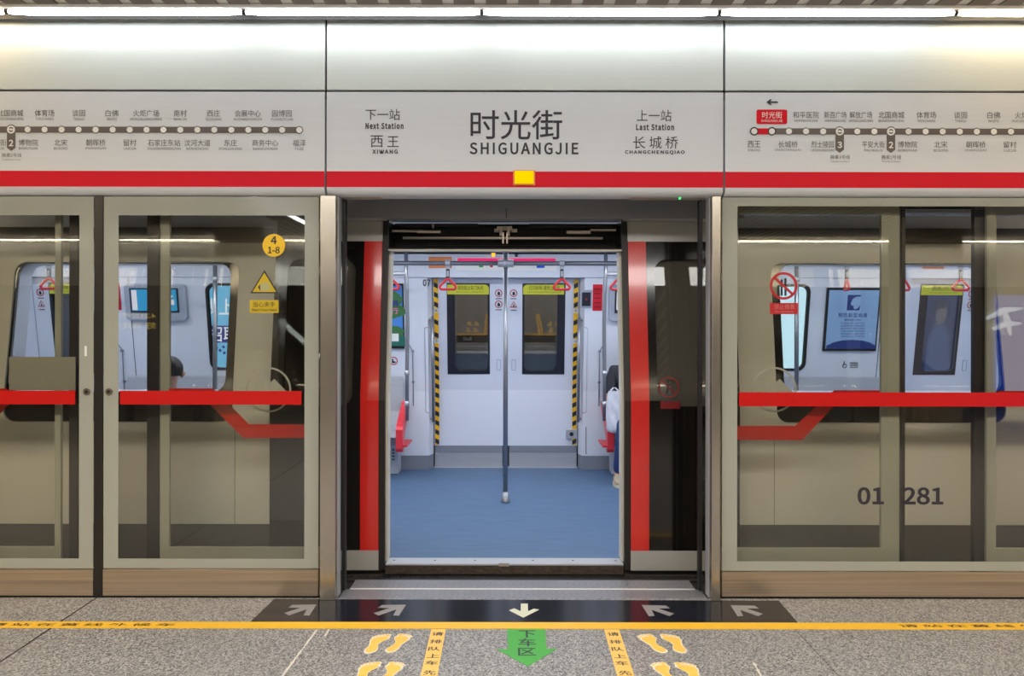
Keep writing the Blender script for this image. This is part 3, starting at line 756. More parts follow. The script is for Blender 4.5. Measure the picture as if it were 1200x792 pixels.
# footprints
FO = [(0.30, 0.0), (0.42, 0.06), (0.47, 0.16), (0.42, 0.30), (0.36, 0.42), (0.40, 0.55), (0.50, 0.66), (0.56, 0.76), (0.52, 0.84), (0.38, 0.87), (0.20, 0.84), (0.06, 0.76), (0.02, 0.64), (0.08, 0.50), (0.12, 0.36), (0.09, 0.20), (0.12, 0.08), (0.20, 0.01)]
TOES = [(0.47, 0.93, 0.085), (0.33, 0.945, 0.05), (0.21, 0.925, 0.045), (0.11, 0.885, 0.042), (0.03, 0.83, 0.038)]
def footprint(px, py0, py1, width_px, flip, tilt, label):
    """py0 toes (far), py1 heel (near)"""
    y1, y0 = GY(py0), GY(py1); L = y1 - y0; x = X(px, (y0 + y1) / 2); Wd = width_px / F * (y0 + y1) / 2 / 0.62
    t = thing('floor_footprint', label, 'footprint', (x, (y0 + y1) / 2, 0), 'yellow footprints on the platform floor')
    def place(u, v): return (x + flip * (u - 0.29) * Wd + tilt * (v - 0.5) * L, y0 + v * L)
    def grow(pts, k):
        cx = sum(p[0] for p in pts) / len(pts); cy = sum(p[1] for p in pts) / len(pts)
        return [(cx + (a - cx) * (1 + k * 1.7), cy + (c - cy) * (1 + k)) for a, c in pts]
    for nm, m, k, za, zb, dr in (('outline', 'foot_white', 0.13, 0.0004, 0.0010, 0.036), ('print', 'foot_yellow', 0.0, 0.0011, 0.0016, 0.0)):
        b = MB()
        loops = [[place(*p) for p in grow(FO, k)]]
        for (u, v, r) in TOES: loops.append([place(u + (r + dr) * math.cos(2 * PI * i / 12), v + 0.75 * (r + dr) * math.sin(2 * PI * i / 12)) for i in range(12)])
        for i, l in enumerate(loops): b.hplate(l, z0=za, z1=zb + 0.00002 * i)
        b.build(nm, M[m], t)
footprint(442, 743.5, 765, 21, 1, 0.16, 'yellow left footprint by the left queue strip, nearer the train')
footprint(467, 743, 764, 20, -1, 0.26, 'yellow right footprint by the left queue strip, nearer the train')
footprint(429.5, 776, 800, 23, 1, 0.16, 'yellow left footprint by the left queue strip, cut by the photo bottom')
footprint(458, 776, 800, 22, -1, 0.2, 'yellow right footprint by the left queue strip, cut by the photo bottom')
footprint(766, 743, 764, 21, 1, -0.28, 'yellow left footprint by the right queue strip, nearer the train')
footprint(791, 743, 764, 22, -1, -0.10, 'yellow right footprint by the right queue strip, nearer the train')
footprint(781, 776, 800, 22, 1, -0.2, 'yellow left footprint by the right queue strip, cut by the photo bottom')
footprint(809.5, 776, 800, 25, -1, -0.10, 'yellow right footprint by the right queue strip, cut by the photo bottom')
# tape residue
random.seed(3)
def tape(pts, wd, label):
    t = MB(); L = []; R = []
    n = 16
    for i in range(n + 1):
        k = i / n; px = pts[0][0] + (pts[1][0] - pts[0][0]) * k; py = pts[0][1] + (pts[1][1] - pts[0][1]) * k
        x, y = fp(px, py); ww = wd * random.uniform(0.35, 1.2)
        L.append((x - ww / 2, y)); R.append((x + ww / 2, y))
    o = t.hplate(L + R[::-1], z0=0.0003, z1=0.0009).build('tape_residue', M['tape'])
    return tag(o, label, 'tape')
tape([(372, 738), (326, 800)], 0.012, 'worn white tape trace on the granite left of the footprints')
tape([(386, 738), (381, 746)], 0.010, 'short white tape scrap by the yellow line left of the footprints')
tape([(884, 776), (897, 800)], 0.012, 'worn white tape trace on the granite right of the footprints')

# ------------------------------------------------------------------ the train
XC = -0.017
PITCH = 4.53
OL, OR = -0.712, 0.678            # near door opening
tr = thing('metro_train', 'cream metro carriage standing behind the platform screen with its door open', 'train', (XC, 5.8, 0.0))
TE = 5.6
WZ0, WZ1 = 0.868, Z(307.5, near(1.81))
WIN = [(-2.963, -1.616), (1.582, 2.929)]
top_z = Z(285, near(1.9))
for (xa, xb, wi) in ((-TE, OL - 0.012, WIN[0]), (OR + 0.012, TE, WIN[1])):
    hole = rr(wi[0], wi[1], WZ0, WZ1, 0.07, 6)
    MB().plate(rect(xa, xb, 0.27, top_z), [hole], 0, 0.03).warp(warp_near(), WAIST).build('body_side', M['cream'], tr)
    MB().box(xa, xb, 0.01, 0.03, -0.05, 0.268).warp(warp_near()).build('lower_dark_band', M['roof'], tr)  # body side is dark below the cream panel
    # panel seams
    b = MB()
    for xs in ([wi[0] - 0.33, wi[1] + 0.015, wi[1] + 0.23] if xa < 0 else [wi[0] - 0.23, wi[0] - 0.015, wi[1] + 0.33]):
        b.box(xs - 0.001, xs + 0.001, -0.0015, 0, 0.27, WZ0 - 0.02)
    b.build('panel_seam', M['joint'], tr)  if False else b.warp(warp_near()).build('panel_seam', M['joint'], tr)
    # window pane, black printed band
    p = MB().plate(rr(wi[0] + 0.003, wi[1] - 0.003, WZ0 + 0.003, WZ1 - 0.003, 0.067, 6), y0=0.012, y1=0.018).warp(warp_near(), WAIST).build('window_pane', M['train_glass'], tr)
    ol, or_ = (0.012, 0.05) if xa < 0 else (0.05, 0.012)       # the printed border is wide only on the door side
    clear = rr(wi[0] + ol, wi[1] - or_, 1.045, WZ1 - 0.010, 0.075, 8)
    MB().plate(rr(wi[0] + 0.003, wi[1] - 0.003, WZ0 + 0.003, WZ1 - 0.003, 0.067, 6), [clear], 0.008, 0.0115).warp(warp_near(), WAIST).build('window_border', M['train_black'], p)
    # inner lining and the deep white reveal of the window
    ih = rr(wi[0] + ol, wi[1] - or_, 1.045, WZ1 - 0.010, 0.075, 8)
    ho = rr(wi[0] + ol - 0.03, wi[1] - or_ + 0.03, 1.015, WZ1 + 0.02, 0.095, 8)
    MB().plate(rect(xa, xb, 0.05, 2.12), [ho], 0.07, 0.09).warp(warp_near(), WAIST).build('inner_lining', M['inner'], tr)
    MB().plate(ho, [ih], 0.032, 0.15).warp(warp_near(), WAIST).build('window_reveal', M['inner'], p)
# body above the windows and the roof shoulder
for (xa, xb) in ((-TE, OL - 0.73), (OR + 0.74, TE)):
    prof = []
    for k in range(9):
        a = k / 8 * PI / 2
        prof.append((near(top_z) - 0.012 + 0.10 * (1 - math.cos(a)), top_z + 0.005 + 0.10 * math.sin(a)))
    prof += [(near(top_z) + 0.2, top_z + 0.105), (near(top_z) + 0.2, top_z + 0.005)]
    MB().xplate(prof, x0=xa, x1=xb).build('roof_shoulder', M['roof'], tr, True)
MB().box(-TE, TE, 4.62, 7.25, 2.28, 2.34).build('roof', M['roof'], tr)
x0, x1, z0, z1 = flat(398, 233, 832, 256.5, 4.42)
MB().box(-1.42, 1.39, 4.50, 4.62, z0 + 0.01, 2.30).build('roof_side', M['roof'], tr)
b = MB().xplate([(4.40, z0), (4.43, z1), (4.44, z1 + 0.10), (4.52, z1 + 0.10), (4.52, z0)], x0=-1.42, x1=1.39)
gt = b.build('gutter', M['gutter'], tr)
MB().box(X(592.6, 4.4), X(593.4, 4.4), 4.395, 4.41, z0 + 0.002, z0 + 0.06).build('gutter_seam', M['joint'], gt)
# door mechanism box above the opening
zb = Z(291, 4.46)
b = MB()
b.box(OL - 0.002, OR + 0.002, 4.66, 4.68, zb, z0)                 # back
b.box(OL - 0.002, OR + 0.002, 4.47, 4.68, zb - 0.004, zb + 0.004)  # bottom
b.box(OL - 0.002, OL + 0.006, 4.45, 4.68, zb, z0)
b.box(OR - 0.006, OR + 0.002, 4.45, 4.68, zb, z0)
b.build('mechanism_box', M['recess'], tr)
mech = MB(); D = 4.5
mech.tube([(X(472, D), D, Z(279, D)), (X(706, D), D, Z(279, D))], 0.008, 10)
mech.build('drive_rod', M['mech'], tr)
for (p0, p1, q0, q1, dd) in ((488, 516, 270, 273, 4.5), (664, 692, 270, 273.5, 4.5), (506, 508, 263, 267, 4.55), (458, 497, 269.5, 272, 4.56), (692, 722, 268, 270.5, 4.56)):
    a0, a1, c0, c1 = flat(p0, q0, p1, q1, dd); MB().box(a0, a1, dd, dd + 0.03, c0, c1, 0.002).build('actuator', M['mech'], tr)
b = MB()
for (p0, p1, q0, q1, dd) in ((462, 560, 262, 266, 4.6), (620, 726, 262, 267, 4.6), (500, 690, 284.5, 287, 4.58)):
    a0, a1, c0, c1 = flat(p0, q0, p1, q1, dd); b.box(a0, a1, dd, dd + 0.02, c0, c1, 0.003)
b.build('track_rail', M['dark_metal'], tr)
b = MB()
for (p0, p1, q0, q1, dd) in ((582, 600, 265, 270, 4.52), (585, 588.5, 265, 276, 4.5), (594, 597.5, 265, 276, 4.5), (588.3, 590.5, 272, 285, 4.46), (593, 595, 272, 285, 4.46), (579, 585, 268, 272, 4.55), (598, 606, 268, 272, 4.55)):
    a0, a1, c0, c1 = flat(p0, q0, p1, q1, dd); b.box(a0, a1, dd, dd + 0.025, c0, c1, 0.002)
b.build('hanger_bracket', M['mech'], tr)
a0, a1, c0, c1 = flat(812, 231, 822, 233, 4.2)
# floor, threshold
MB().box(-TE, TE, 4.49, 7.45, 0.0, 0.045).build('carriage_floor', M['blue_floor'], tr)
ths = MB().box(OL, OR, 4.375, 4.488, 0.012, 0.046).build('threshold', M['threshold'], tr)
MB().box(OL, OR, 4.368, 4.374, -0.012, 0.038).build('threshold_edge', M['grime'], tr)
b = MB()
for px in (462, 510, 557, 625, 672, 722): 
    x = X(px, 4.43); b.hplate(disc(x, 4.44, 0.006, 10), z0=0.046, z1=0.0475)
b.build('bolt', M['dark_metal'], ths)
a0, a1, c0, c1 = flat(585, 659.5, 597, 663, 4.37)
MB().box(a0, a1, 4.362, 4.367, c0, c1).build('centre_latch', M['mech'], ths)
# door jambs
zj = zb
for (xa, xb, s) in ((OL - 0.012, OL + 0.006, 1), (OR - 0.006, OR + 0.012, -1)):
    MB().box(xa, xb, 0.012, 0.115, 0.05, zj).warp(warp_near(), WAIST).build('door_jamb', M['cream'], tr)
MB().box(OL, OR, 4.46, 4.55, zb - 0.014, zb - 0.006).build('door_head', M['cream'], tr)

# near sliding doors, stood open outside the body
def train_door(xlead, s, label):
    """xlead: the leading edge by the opening; s = -1 extends left, +1 right"""
    t = thing('train_door', label, 'train door', (xlead + s * 0.33, 4.36, 0.01), 'open sliding doors of the train')
    wv = warp_near(-0.035)
    ext = lambda u0, u1: (min(xlead + s * u0, xlead + s * u1), max(xlead + s * u0, xlead + s * u1))
    zt_, zw, zk, zbm = Z(257.5, 4.45), Z(282, 4.45), Z(645, 4.365), 0.012
    a, c = ext(0.0, 0.635)
    MB().box(a, c, 0, 0.03, zbm, zk).warp(wv).build('kick_panel', M['silver'], t)
    MB().box(a, c, 0, 0.03, zw, zt_).warp(wv).build('top_panel', M['silver'], t)
    wa, wc = ext(0.155, 0.56)
    wz1, wz0 = Z(303, 4.44), Z(476, 4.37)
    hole = rr(wa, wc, wz0, wz1, 0.075, 8)
    a2, c2 = ext(0.108, 0.635)
    MB().plate(rect(a2, c2, zk, zw), [hole], 0, 0.03).warp(wv, WAIST).build('door_panel', M['train_black'], t)
    MB().plate(hole, y0=0.006, y1=0.012).warp(wv, WAIST).build('door_window', M['tint_glass'], t)
    a3, c3 = ext(0.0, 0.107)
    MB().box(a3, c3, -0.001, 0.03, zk, zw).warp(wv, WAIST).build('red_panel', M['train_red'], t)
    a4, c4 = ext(-0.036, -0.001)
    MB().box(a4, c4, 0.004, 0.034, 0.014, zt_ + 0.0).warp(wv, WAIST).build('edge_seal', M['dark_metal'], t)
    return t, wv
t, wv = train_door(X(445, 4.4), -1, 'open train door left of the doorway with a red edge panel')
t, wv = train_door(X(738.5, 4.4), 1, 'open train door right of the doorway with a round window sticker')
fnl = lambda z: near(z) - 0.035
x0, x1, z0, z1 = on(773, 441, 795, 466, fnl)
cx, cz, R = (x0 + x1) / 2, (z0 + z1) / 2, (z1 - z0) / 2
st = thing('door_window_sticker', 'faded red ring sticker with a red label on the right train door window', 'sticker', (cx, fnl(cz), cz))
b = MB().plate(disc(cx, cz, R, 30), [disc(cx, cz, R * .85, 30)], 0.0035, 0.0045)
b.plate([(cx - R * .65, cz + R * .55), (cx - R * .55, cz + R * .65), (cx + R * .65, cz - R * .55), (cx + R * .55, cz - R * .65)], y0=0.0035, y1=0.0045)
b.warp(warp_near(-0.035)).build('ring', film('faded_red', rgb(140, 50, 48), 0.8), st)
b = MB()
b.plate([(cx - R * .3, cz - R * .6), (cx - R * .05, cz - R * .6), (cx + R * .05, cz + R * .1), (cx + R * .35, cz + R * .25), (cx - R * .1, cz + R * .3)], y0=0.0046, y1=0.0050)
b.plate(disc(cx - R * .05, cz + R * .5, R * .14, 12), y0=0.0046, y1=0.0050)
b.warp(warp_near(-0.035)).build('figure_symbol', M['dark_metal'], st)
x0, x1, z0, z1 = on(774, 470, 797, 478.5, fnl)
MB().box(x0, x1, -0.0025, -0.0015, z0, z1).warp(warp_near(-0.035)).build('label_face', film('faded_red_label', rgb(130, 36, 40), 0.85), st)

# ------------------------------------------------------------------ carriage interior
DOORW = 0.70
segs = [(XC - PITCH + DOORW + 0.04, XC - DOORW - 0.04), (XC + DOORW + 0.04, XC + PITCH - DOORW - 0.04)]
FW0, FW1 = 1.0, 1.825
fx = lambda px: X(px, far(1.4))
WL = (fx(243.5), fx(386.5))
ztop = Z(325, far(1.9))
for i, (xa, xb) in enumerate(segs):
    wa, wc = WL[0] + i * PITCH, WL[1] + i * PITCH
    hole = rr(wa, wc, FW0, FW1, 0.08, 8)
    MB().plate(rect(xa, xb, 0.18, ztop), [hole], 0, 0.03).warp(warp_far(), SILL_W).build('inner_wall', M['inner'], tr)
    MB().box(xa, xb, 0.0, 0.03, 0.046, 0.178).warp(warp_far()).build('wall_plinth', M['inner_grey'], tr)
    p = MB().plate(rr(wa + 0.03, wc - 0.03, FW0 + 0.03, FW1 - 0.03, 0.06, 8), y0=0.02, y1=0.026).warp(warp_far(), None).build('window_pane', M['train_glass'], tr)
    MB().plate(hole, [rr(wa + 0.025, wc - 0.025, FW0 + 0.025, FW1 - 0.025, 0.065, 8)], -0.006, 0.03).warp(warp_far(), None).build('window_gasket', M['rubber'], p)
    # slanting door pillars: from the wall back to the door plane
    for (xe, s) in ((xa, -1), (xb, 1)):
        b = MB()
        pr = [(xe, 0.0), (xe + s * 0.034, 0.10), (xe + s * 0.034, 0.16), (xe, 0.16)]
        b.hplate(pr, z0=0.18, z1=ztop).warp(lambda x, y, z: (x, far(z) + y, z), SILL_W).build('door_pillar', M['inner'], tr)
        MB().hplate([(q[0], q[1] - 0.004) for q in pr], z0=0.046, z1=0.178).warp(lambda x, y, z: (x, far(z) + y, z)).build('pillar_plinth', M['inner_grey'], tr)
for s in (-1, 1):
    xe = XC + s * (PITCH + DOORW + 0.04)
    MB().box(min(xe, s * TE), max(xe, s * TE), 0, 0.03, 0.046, ztop).warp(warp_far(), SILL_W).build('inner_wall', M['inner'], tr)
    MB().box(s * TE - 0.02, s * TE + 0.02, 4.45, 7.5, 0.0, 2.25).build('end_partition', M['inner'], tr)
# outer shell of the far side
MB().box(-TE, TE, 7.42, 7.44, -0.1, 0.3).build('far_skirt', M['roof'], tr)
# cantrail with display, ceiling
ct = MB().xplate([(far(ztop) - 0.02, ztop), (far(ztop) - 0.06, Z(297.5, 6.93)), (7.4, Z(297.5, 6.93)), (7.4, ztop)], x0=-TE, x1=TE).build('cantrail', M['inner'], tr)
ZCL = 2.13
MB().box(-TE, TE, 4.56, 7.4, ZCL, ZCL + 0.02).build('carriage_ceiling', M['plastic'], tr)
dct = far(ztop) - 0.04
def cant(px0, py0, px1, py1, off): 
    D_ = dct - off
    return flat(px0, py0, px1, py1, D_)
def cant_box(b, px0, py0, px1, py1, off, th=0.003):
    x0, x1, z0, z1 = cant(px0, py0, px1, py1, 0.03)
    b.box(x0, x1, -off - th - 0.002, -off - 0.002, z0, z1)
    zl, zh = ztop, Z(297.5, 6.93)
    return b.warp(lambda x, y, z: (x, far(ztop) - 0.02 - 0.04 * (z - zl) / (zh - zl) + y, z))
t = thing('route_display', 'pink striped route display above the closed far doors', 'display', (X(592, dct), dct, Z(316, dct)))
cant_box(MB(), 534, 302, 652, 316.5, 0.0).build('display_panel', M['white'], t)
cant_box(MB(), 536, 302.6, 651, 306, 0.004).build('display_stripe', M['led_pink'], t)
cant_box(MB(), 629, 310.5, 638, 313.5, 0.004).build('display_tile', M['box_blue'], t)
b = MB(); cant_box(b, 561, 311, 566, 313, 0.004); b.build('display_tile', M['green'], t)
b = MB(); cant_box(b, 574, 310.5, 577.5, 312.8, 0.004); b.build('display_tile', M['red'], t)
ORG = mat('orange_ad', rgb(236, 140, 80), 0.5)
for i, (a, c, lab) in enumerate(((502, 529, 'orange advert strip above the overhead rail left of the route display'), (1083, 1108, 'orange advert strip above the far doors behind the right glass'))):
    t = thing('advert_strip', lab, 'advert', (X((a + c) / 2, dct), dct, Z(315, dct)), None)
    cant_box(MB(), a, 301, c, 314, 0.0).build('advert_face', ORG, t)
    x0, x1, z0, z1 = cant(a + 2, 304.5, c - 11, 311.5, 0.03)
    b = MB().text('爱心', x0, x1, z0, z1, -0.004)
    zl, zh = ztop, Z(297.5, 6.93)
    b.warp(lambda x, y, z: (x, far(ztop) - 0.02 - 0.04 * (z - zl) / (zh - zl) + y, z)).build('lettering', M['box_blue_dark'], t)
for (px, m, lab) in ((578, 'led_orange', 'tiny orange signal light on the carriage ceiling edge'), (605, 'screen_black', 'tiny dark camera dome on the carriage ceiling edge')):
    bb = MB().tube([(X(px, 6.75), 6.75, Z(296.5, 6.75)), (X(px, 6.75), 6.75, Z(301, 6.75))], [0.02, 0.012], 12)
    tag(bb.build('signal_light' if m != 'screen_black' else 'camera_dome', M[m]), lab, 'light' if m != 'screen_black' else 'camera')
# carriage lamps
for (y, lab) in ((5.15, 'long white lamp strip in the carriage ceiling nearer the open door'), (6.3, 'long white lamp strip in the carriage ceiling nearer the closed doors')):
    t = thing('carriage_lamp', lab, 'lamp', (0, y, ZCL - 0.03), 'lamp strips in the carriage ceiling')
    MB().box(-5.4, 5.4, y - 0.10, y + 0.10, ZCL - 0.012, ZCL - 0.001).build('lamp_tray', M['white'], t)
    MB().box(-5.35, 5.35, y - 0.075, y + 0.075, ZCL - 0.018, ZCL - 0.0125).build('lamp_diffuser', M['lamp_train'], t)

# far doors
def far_d(z): return far(z) + 0.13
def warp_fd(off=0.0): return lambda x, y, z: (x, far_d(z) + y + off, z)
names_d = {-1: 'behind the leftmost glass', 0: 'facing the doorway', 1: 'behind the wide right glass'}
def px_shift(i): return i * PITCH
def dbox(b, px0, py0, px1, py1, i, y0, y1):
    x0, x1, z0, z1 = on(px0, py0, px1, py1, far_d); b.box(x0 + i * PITCH, x1 + i * PITCH, y0, y1, z0, z1); return b
NOTICE = {(-1): ('请勿阻止车门关闭', 'Do not stop a closing door'), 1: ('灯闪铃响 请勿上下车', 'When the lamp flashes keep off')}
for i in (-1, 0, 1):
    for s in (-1, 1):
        side = 'left' if s < 0 else 'right'
        xm = XC + i * PITCH
        xa, xb = (xm - DOORW, xm - 0.004) if s < 0 else (xm + 0.004, xm + DOORW)
        t = thing('carriage_door', f'closed white {side} door leaf {names_d[i]}', 'door', ((xa + xb) / 2, far_d(0), 0.05), 'closed far doors of the carriage')
        w0, w1, z0, z1 = on(524, 332, 574, 438.5, far_d) if s < 0 else on(612, 332, 662, 438.5, far_d)
        w0 += i * PITCH; w1 += i * PITCH
        hole = rect(w0, w1, z0, z1)
        zk = Z(522, solve(522, far_d))
        MB().plate(rect(xa, xb, zk, ztop - 0.004), [hole], 0, 0.03).warp(warp_fd(), SILL_W).build('door_leaf', M['inner_door'], t)
        g0, g1 = w0 + 0.075, w1 - 0.02
        if s > 0: g0, g1 = w0 + 0.02, w1 - 0.075
        gl = rr(g0, g1, z0 + 0.035, z1 - 0.03, 0.05, 6)
        MB().plate(hole, [gl], -0.004, 0.02).warp(warp_fd(), SILL_W).build('window_frame', M['screen_black'], t)
        wp = MB().plate(rr(w0 + 0.01, w1 - 0.01, z0 + 0.02, z1 - 0.02, 0.05), y0=0.022, y1=0.028).warp(warp_fd(), SILL_W).build('window_pane', M['door_glass'], t)
        # kick plate
        kz = Z(530, solve(530, far_d)); kb = Z(542, solve(542, far_d))
        kx0, kx1 = (xa + 0.008, xb - 0.03) if s < 0 else (xa + 0.03, xb - 0.008)
        MB().box(kx0, kx1, -0.006, 0.03, kz + 0.002, zk).warp(warp_fd()).build('kick_rail', M['inner_grey'], t)
        MB().box(kx0, kx1, -0.002, 0.03, 0.05, kz).warp(warp_fd()).build('kick_plate', M['seat_steel'], t)
        # finger recess
        h0, h1, hz0, hz1 = on(582, 421, 587, 434, far_d) if s < 0 else on(599.5, 421, 604.5, 434, far_d)
        MB().plate(rr(h0 + i * PITCH, h1 + i * PITCH, hz0, hz1, 0.012, 3), [rr(h0 + 0.006 + i * PITCH, h1 - 0.006 + i * PITCH, hz0 + 0.006, hz1 - 0.006, 0.008, 3)], -0.003, 0.0).warp(warp_fd()).build('finger_pull', M['plastic'], t)
        # lime notice
        n0, n1, nz0, nz1 = on(524, 333.5, 573, 345, far_d) if s < 0 else on(613, 333.5, 661, 345, far_d)
        n0 += i * PITCH; n1 += i * PITCH
        lb = thing('door_notice', f'lime yellow notice on the closed {side} door leaf {names_d[i]}', 'notice', ((n0 + n1) / 2, far_d(nz0) - 0.006, nz0), 'lime notices on the closed doors')
        MB().plate(rr(n0, n1, nz0, nz1, 0.04, 6, (0, 0, 1, 0) if s < 0 else (0, 0, 0, 1)), y0=-0.0065, y1=-0.005).warp(warp_fd()).build('notice_face', M['sticker_lime'], lb)
        zh_ = nz1 - nz0; ww = n1 - n0
        a0, a1 = (n0 + 0.25 * ww, n0 + 0.85 * ww) if s < 0 else (n0 + 0.14 * ww, n0 + 0.90 * ww)
        b = MB().text(NOTICE[s][0], a0, a1, nz0 + zh_ * 0.45, nz0 + zh_ * 0.88, -0.0075)
        b.text(NOTICE[s][1], a0 - 0.03 * ww, a1 + 0.03 * ww, nz0 + zh_ * 0.14, nz0 + zh_ * 0.32, -0.0075)
        b.warp(warp_fd()).build('lettering', M['haz_black'], lb)
        # round pictograms
        for k, (pcx, pcy) in enumerate(((584.3, 343.5), (584.3, 356.5)) if s < 0 else ((601.8, 343.5), (601.8, 357))):
            x0, x1, z0_, z1_ = on(pcx - 4.4, pcy - 4.4, pcx + 4.4, pcy + 4.4, far_d)
            cx, cz, R = (x0 + x1) / 2 + i * PITCH, (z0_ + z1_) / 2, (z1_ - z0_) / 2
            tri_ = s > 0 and k == 1
            lbl = f'{"red triangle" if tri_ else ("upper" if k == 0 else "lower") + " red ring"} pictogram on the closed {side} door leaf {names_d[i]}'
            st = thing('door_pictogram', lbl, 'pictogram', (cx, far_d(cz) - 0.002, cz - R), 'pictograms on the closed doors')
            b = MB()
            if tri_:
                T = lambda q: [(cx - R * q, cz - R * .75 * q), (cx + R * q, cz - R * .75 * q), (cx, cz + R * q)]
                b.plate(T(1), [T(0.72)], -0.003, -0.001)
            else:
                b.plate(disc(cx, cz, R, 24), [disc(cx, cz, R * .78, 24)], -0.003, -0.001)
            b.warp(warp_fd()).build('sign_rim', M['prohibit_red'], st)
            b = MB().plate([(cx - R * .3, cz - R * .55), (cx + R * .35, cz - R * .55), (cx + R * .4, cz), (cx + R * .1, cz + R * .5), (cx - R * .3, cz + R * .2)] if not tri_ else [(cx - R * .15, cz - R * .5), (cx + R * .3, cz - R * .5), (cx - R * .05, cz + R * .35)], y0=-0.0042, y1=-0.0032)
            b.warp(warp_fd()).build('sign_symbol', M['haz_black'], st)
            b = MB().box(cx - R * .8, cx + R * .8, -0.002, -0.001, cz - R * 1.6, cz - R * 1.35).warp(warp_fd()).build('caption', M['text_grey'], st)
    # door sill
    MB().box(xm - DOORW, xm + DOORW, -0.05, 0.05, 0.0455, 0.05).warp(warp_fd()).build('door_sill_strip', M['threshold'], tr) if False else None
    o = MB().box(XC + i * PITCH - DOORW, XC + i * PITCH + DOORW, far_d(0) - 0.045, far_d(0) - 0.008, 0.046, 0.050).build('far_threshold', M['threshold'], tr)

# hazard strips
def hazard(px0, px1, spans, i, label, slant):
    xa, _, _, _ = on(px0, 330, px1, 332, far); _, xb, _, _ = on(px0, 330, px1, 332, far)
    t = thing('hazard_strip', label, 'hazard strip', ((xa + xb) / 2 + i * PITCH, far(0.5) + 0.1, 0.2), 'hazard strips beside the closed doors')
    off = 0.10
    fnh = lambda z: far(z) + off
    d = fnh(0.8); xc = X((px0 + px1) / 2, fnh(1.3)) + i * PITCH; hw = (px1 - px0) / 2 / F * d
    y_, k_ = MB(), MB()
    for (p0, p1) in spans:
        zt_, zb_ = Z(p0, solve(p0, fnh)), Z(p1, solve(p1, fnh))
        y_.box(xc - hw, xc + hw, -0.004, 0.0, zb_, zt_)
        n = max(1, int((zt_ - zb_) / 0.088)); st_ = (zt_ - zb_) / n
        for q in range(n):
            za = zb_ + q * st_
            k_.plate([(xc - hw, za + (0.02 if slant > 0 else 0.0)), (xc + hw, za + (0.0 if slant > 0 else 0.02)), (xc + hw, za + 0.044 + (0.0 if slant > 0 else 0.02)), (xc - hw, za + 0.044 + (0.02 if slant > 0 else 0))], y0=-0.005, y1=-0.0035)
    y_.warp(warp_far(off), SILL_W).build('strip_tape', M['haz_yellow'], t)
    k_.warp(warp_far(off), SILL_W).build('stripe', M['haz_black'], t)
    b = MB()
    for py in (363.5, 399.5):
        z_ = Z(py, solve(py, fnh)); b.plate([(xc - 0.012, z_ - 0.012), (xc + 0.012, z_ - 0.012), (xc, z_ + 0.012)], y0=-0.004, y1=-0.001)
    b.warp(warp_far(off)).build('warning_mark', M['sticker_olive'], t)
sp_l = [(327, 361), (366.5, 396.5), (402.5, 521)]
hazard(509.3, 514, sp_l, 0, 'black and yellow hazard strip left of the facing closed doors', 1)
hazard(671.7, 676.4, sp_l, 0, 'black and yellow hazard strip right of the facing closed doors', -1)

# grab bars and wall fittings beside the facing doors
for (px, lab, s) in ((507.3, 'slim vertical grab bar left of the facing closed doors', -1), (678.3, 'slim vertical grab bar right of the facing closed doors', 1)):
    d = far(1.0) - 0.01
    x = X(px, d); za, zb_ = Z(495.5, d), Z(371, d)
    t = thing('grab_bar', lab, 'grab bar', (x, d, za), 'grab bars beside the closed doors')
    MB().tube([(x, far(za) + 0.02, za), (x, far(zb_) + 0.02, zb_)], 0.014, 10).build('bar', M['chrome'], t)
    b = MB()
    for z_ in (za + 0.03, zb_ - 0.03): b.tube([(x, far(z_) + 0.02, z_), (x + s * 0.03, far(z_) + 0.015, z_)], 0.011, 8)
    b.build('bracket', M['chrome'], t)
    # shallow moulded recess
    x0, x1, z0, z1 = on(498, 383, 504.3, 484, far) if s < 0 else on(681.3, 383, 688, 484, far)
    MB().plate(rr(x0, x1, z0, z1, 0.022, 5), [rr(x0 + 0.008, x1 - 0.004, z0 + 0.008, z1 - 0.008, 0.018, 5)], -0.004, 0).warp(warp_far(), SILL_W).build('recess_rim', M['plastic'], tr)
x0, x1, z0, z1 = on(495.5, 327.5, 504.3, 335.5, far)
MB().text('07', x0, x1, z0, z1, -0.002, 0.016).warp(warp_far()).build('door_number', M['haz_black'], tr)
# lock plate on the right hazard strip
x0, x1, z0, z1 = on(663.5, 502.5, 675.5, 513, far_d)
t = thing('lock_plate', 'small square steel lock plate low on the right closed door', 'lock plate', ((x0 + x1) / 2, far_d(0.4) - 0.02, z0))
MB().box(x0, x1, -0.042, -0.001, z0, z1, 0.003).warp(warp_fd()).build('plate', M['seat_steel'], t)
MB().plate(disc((x0 + x1) / 2, (z0 + z1) / 2, 0.02, 16), y0=-0.046, y1=-0.0421).warp(warp_fd()).build('keyhole', M['screen_black'], t)

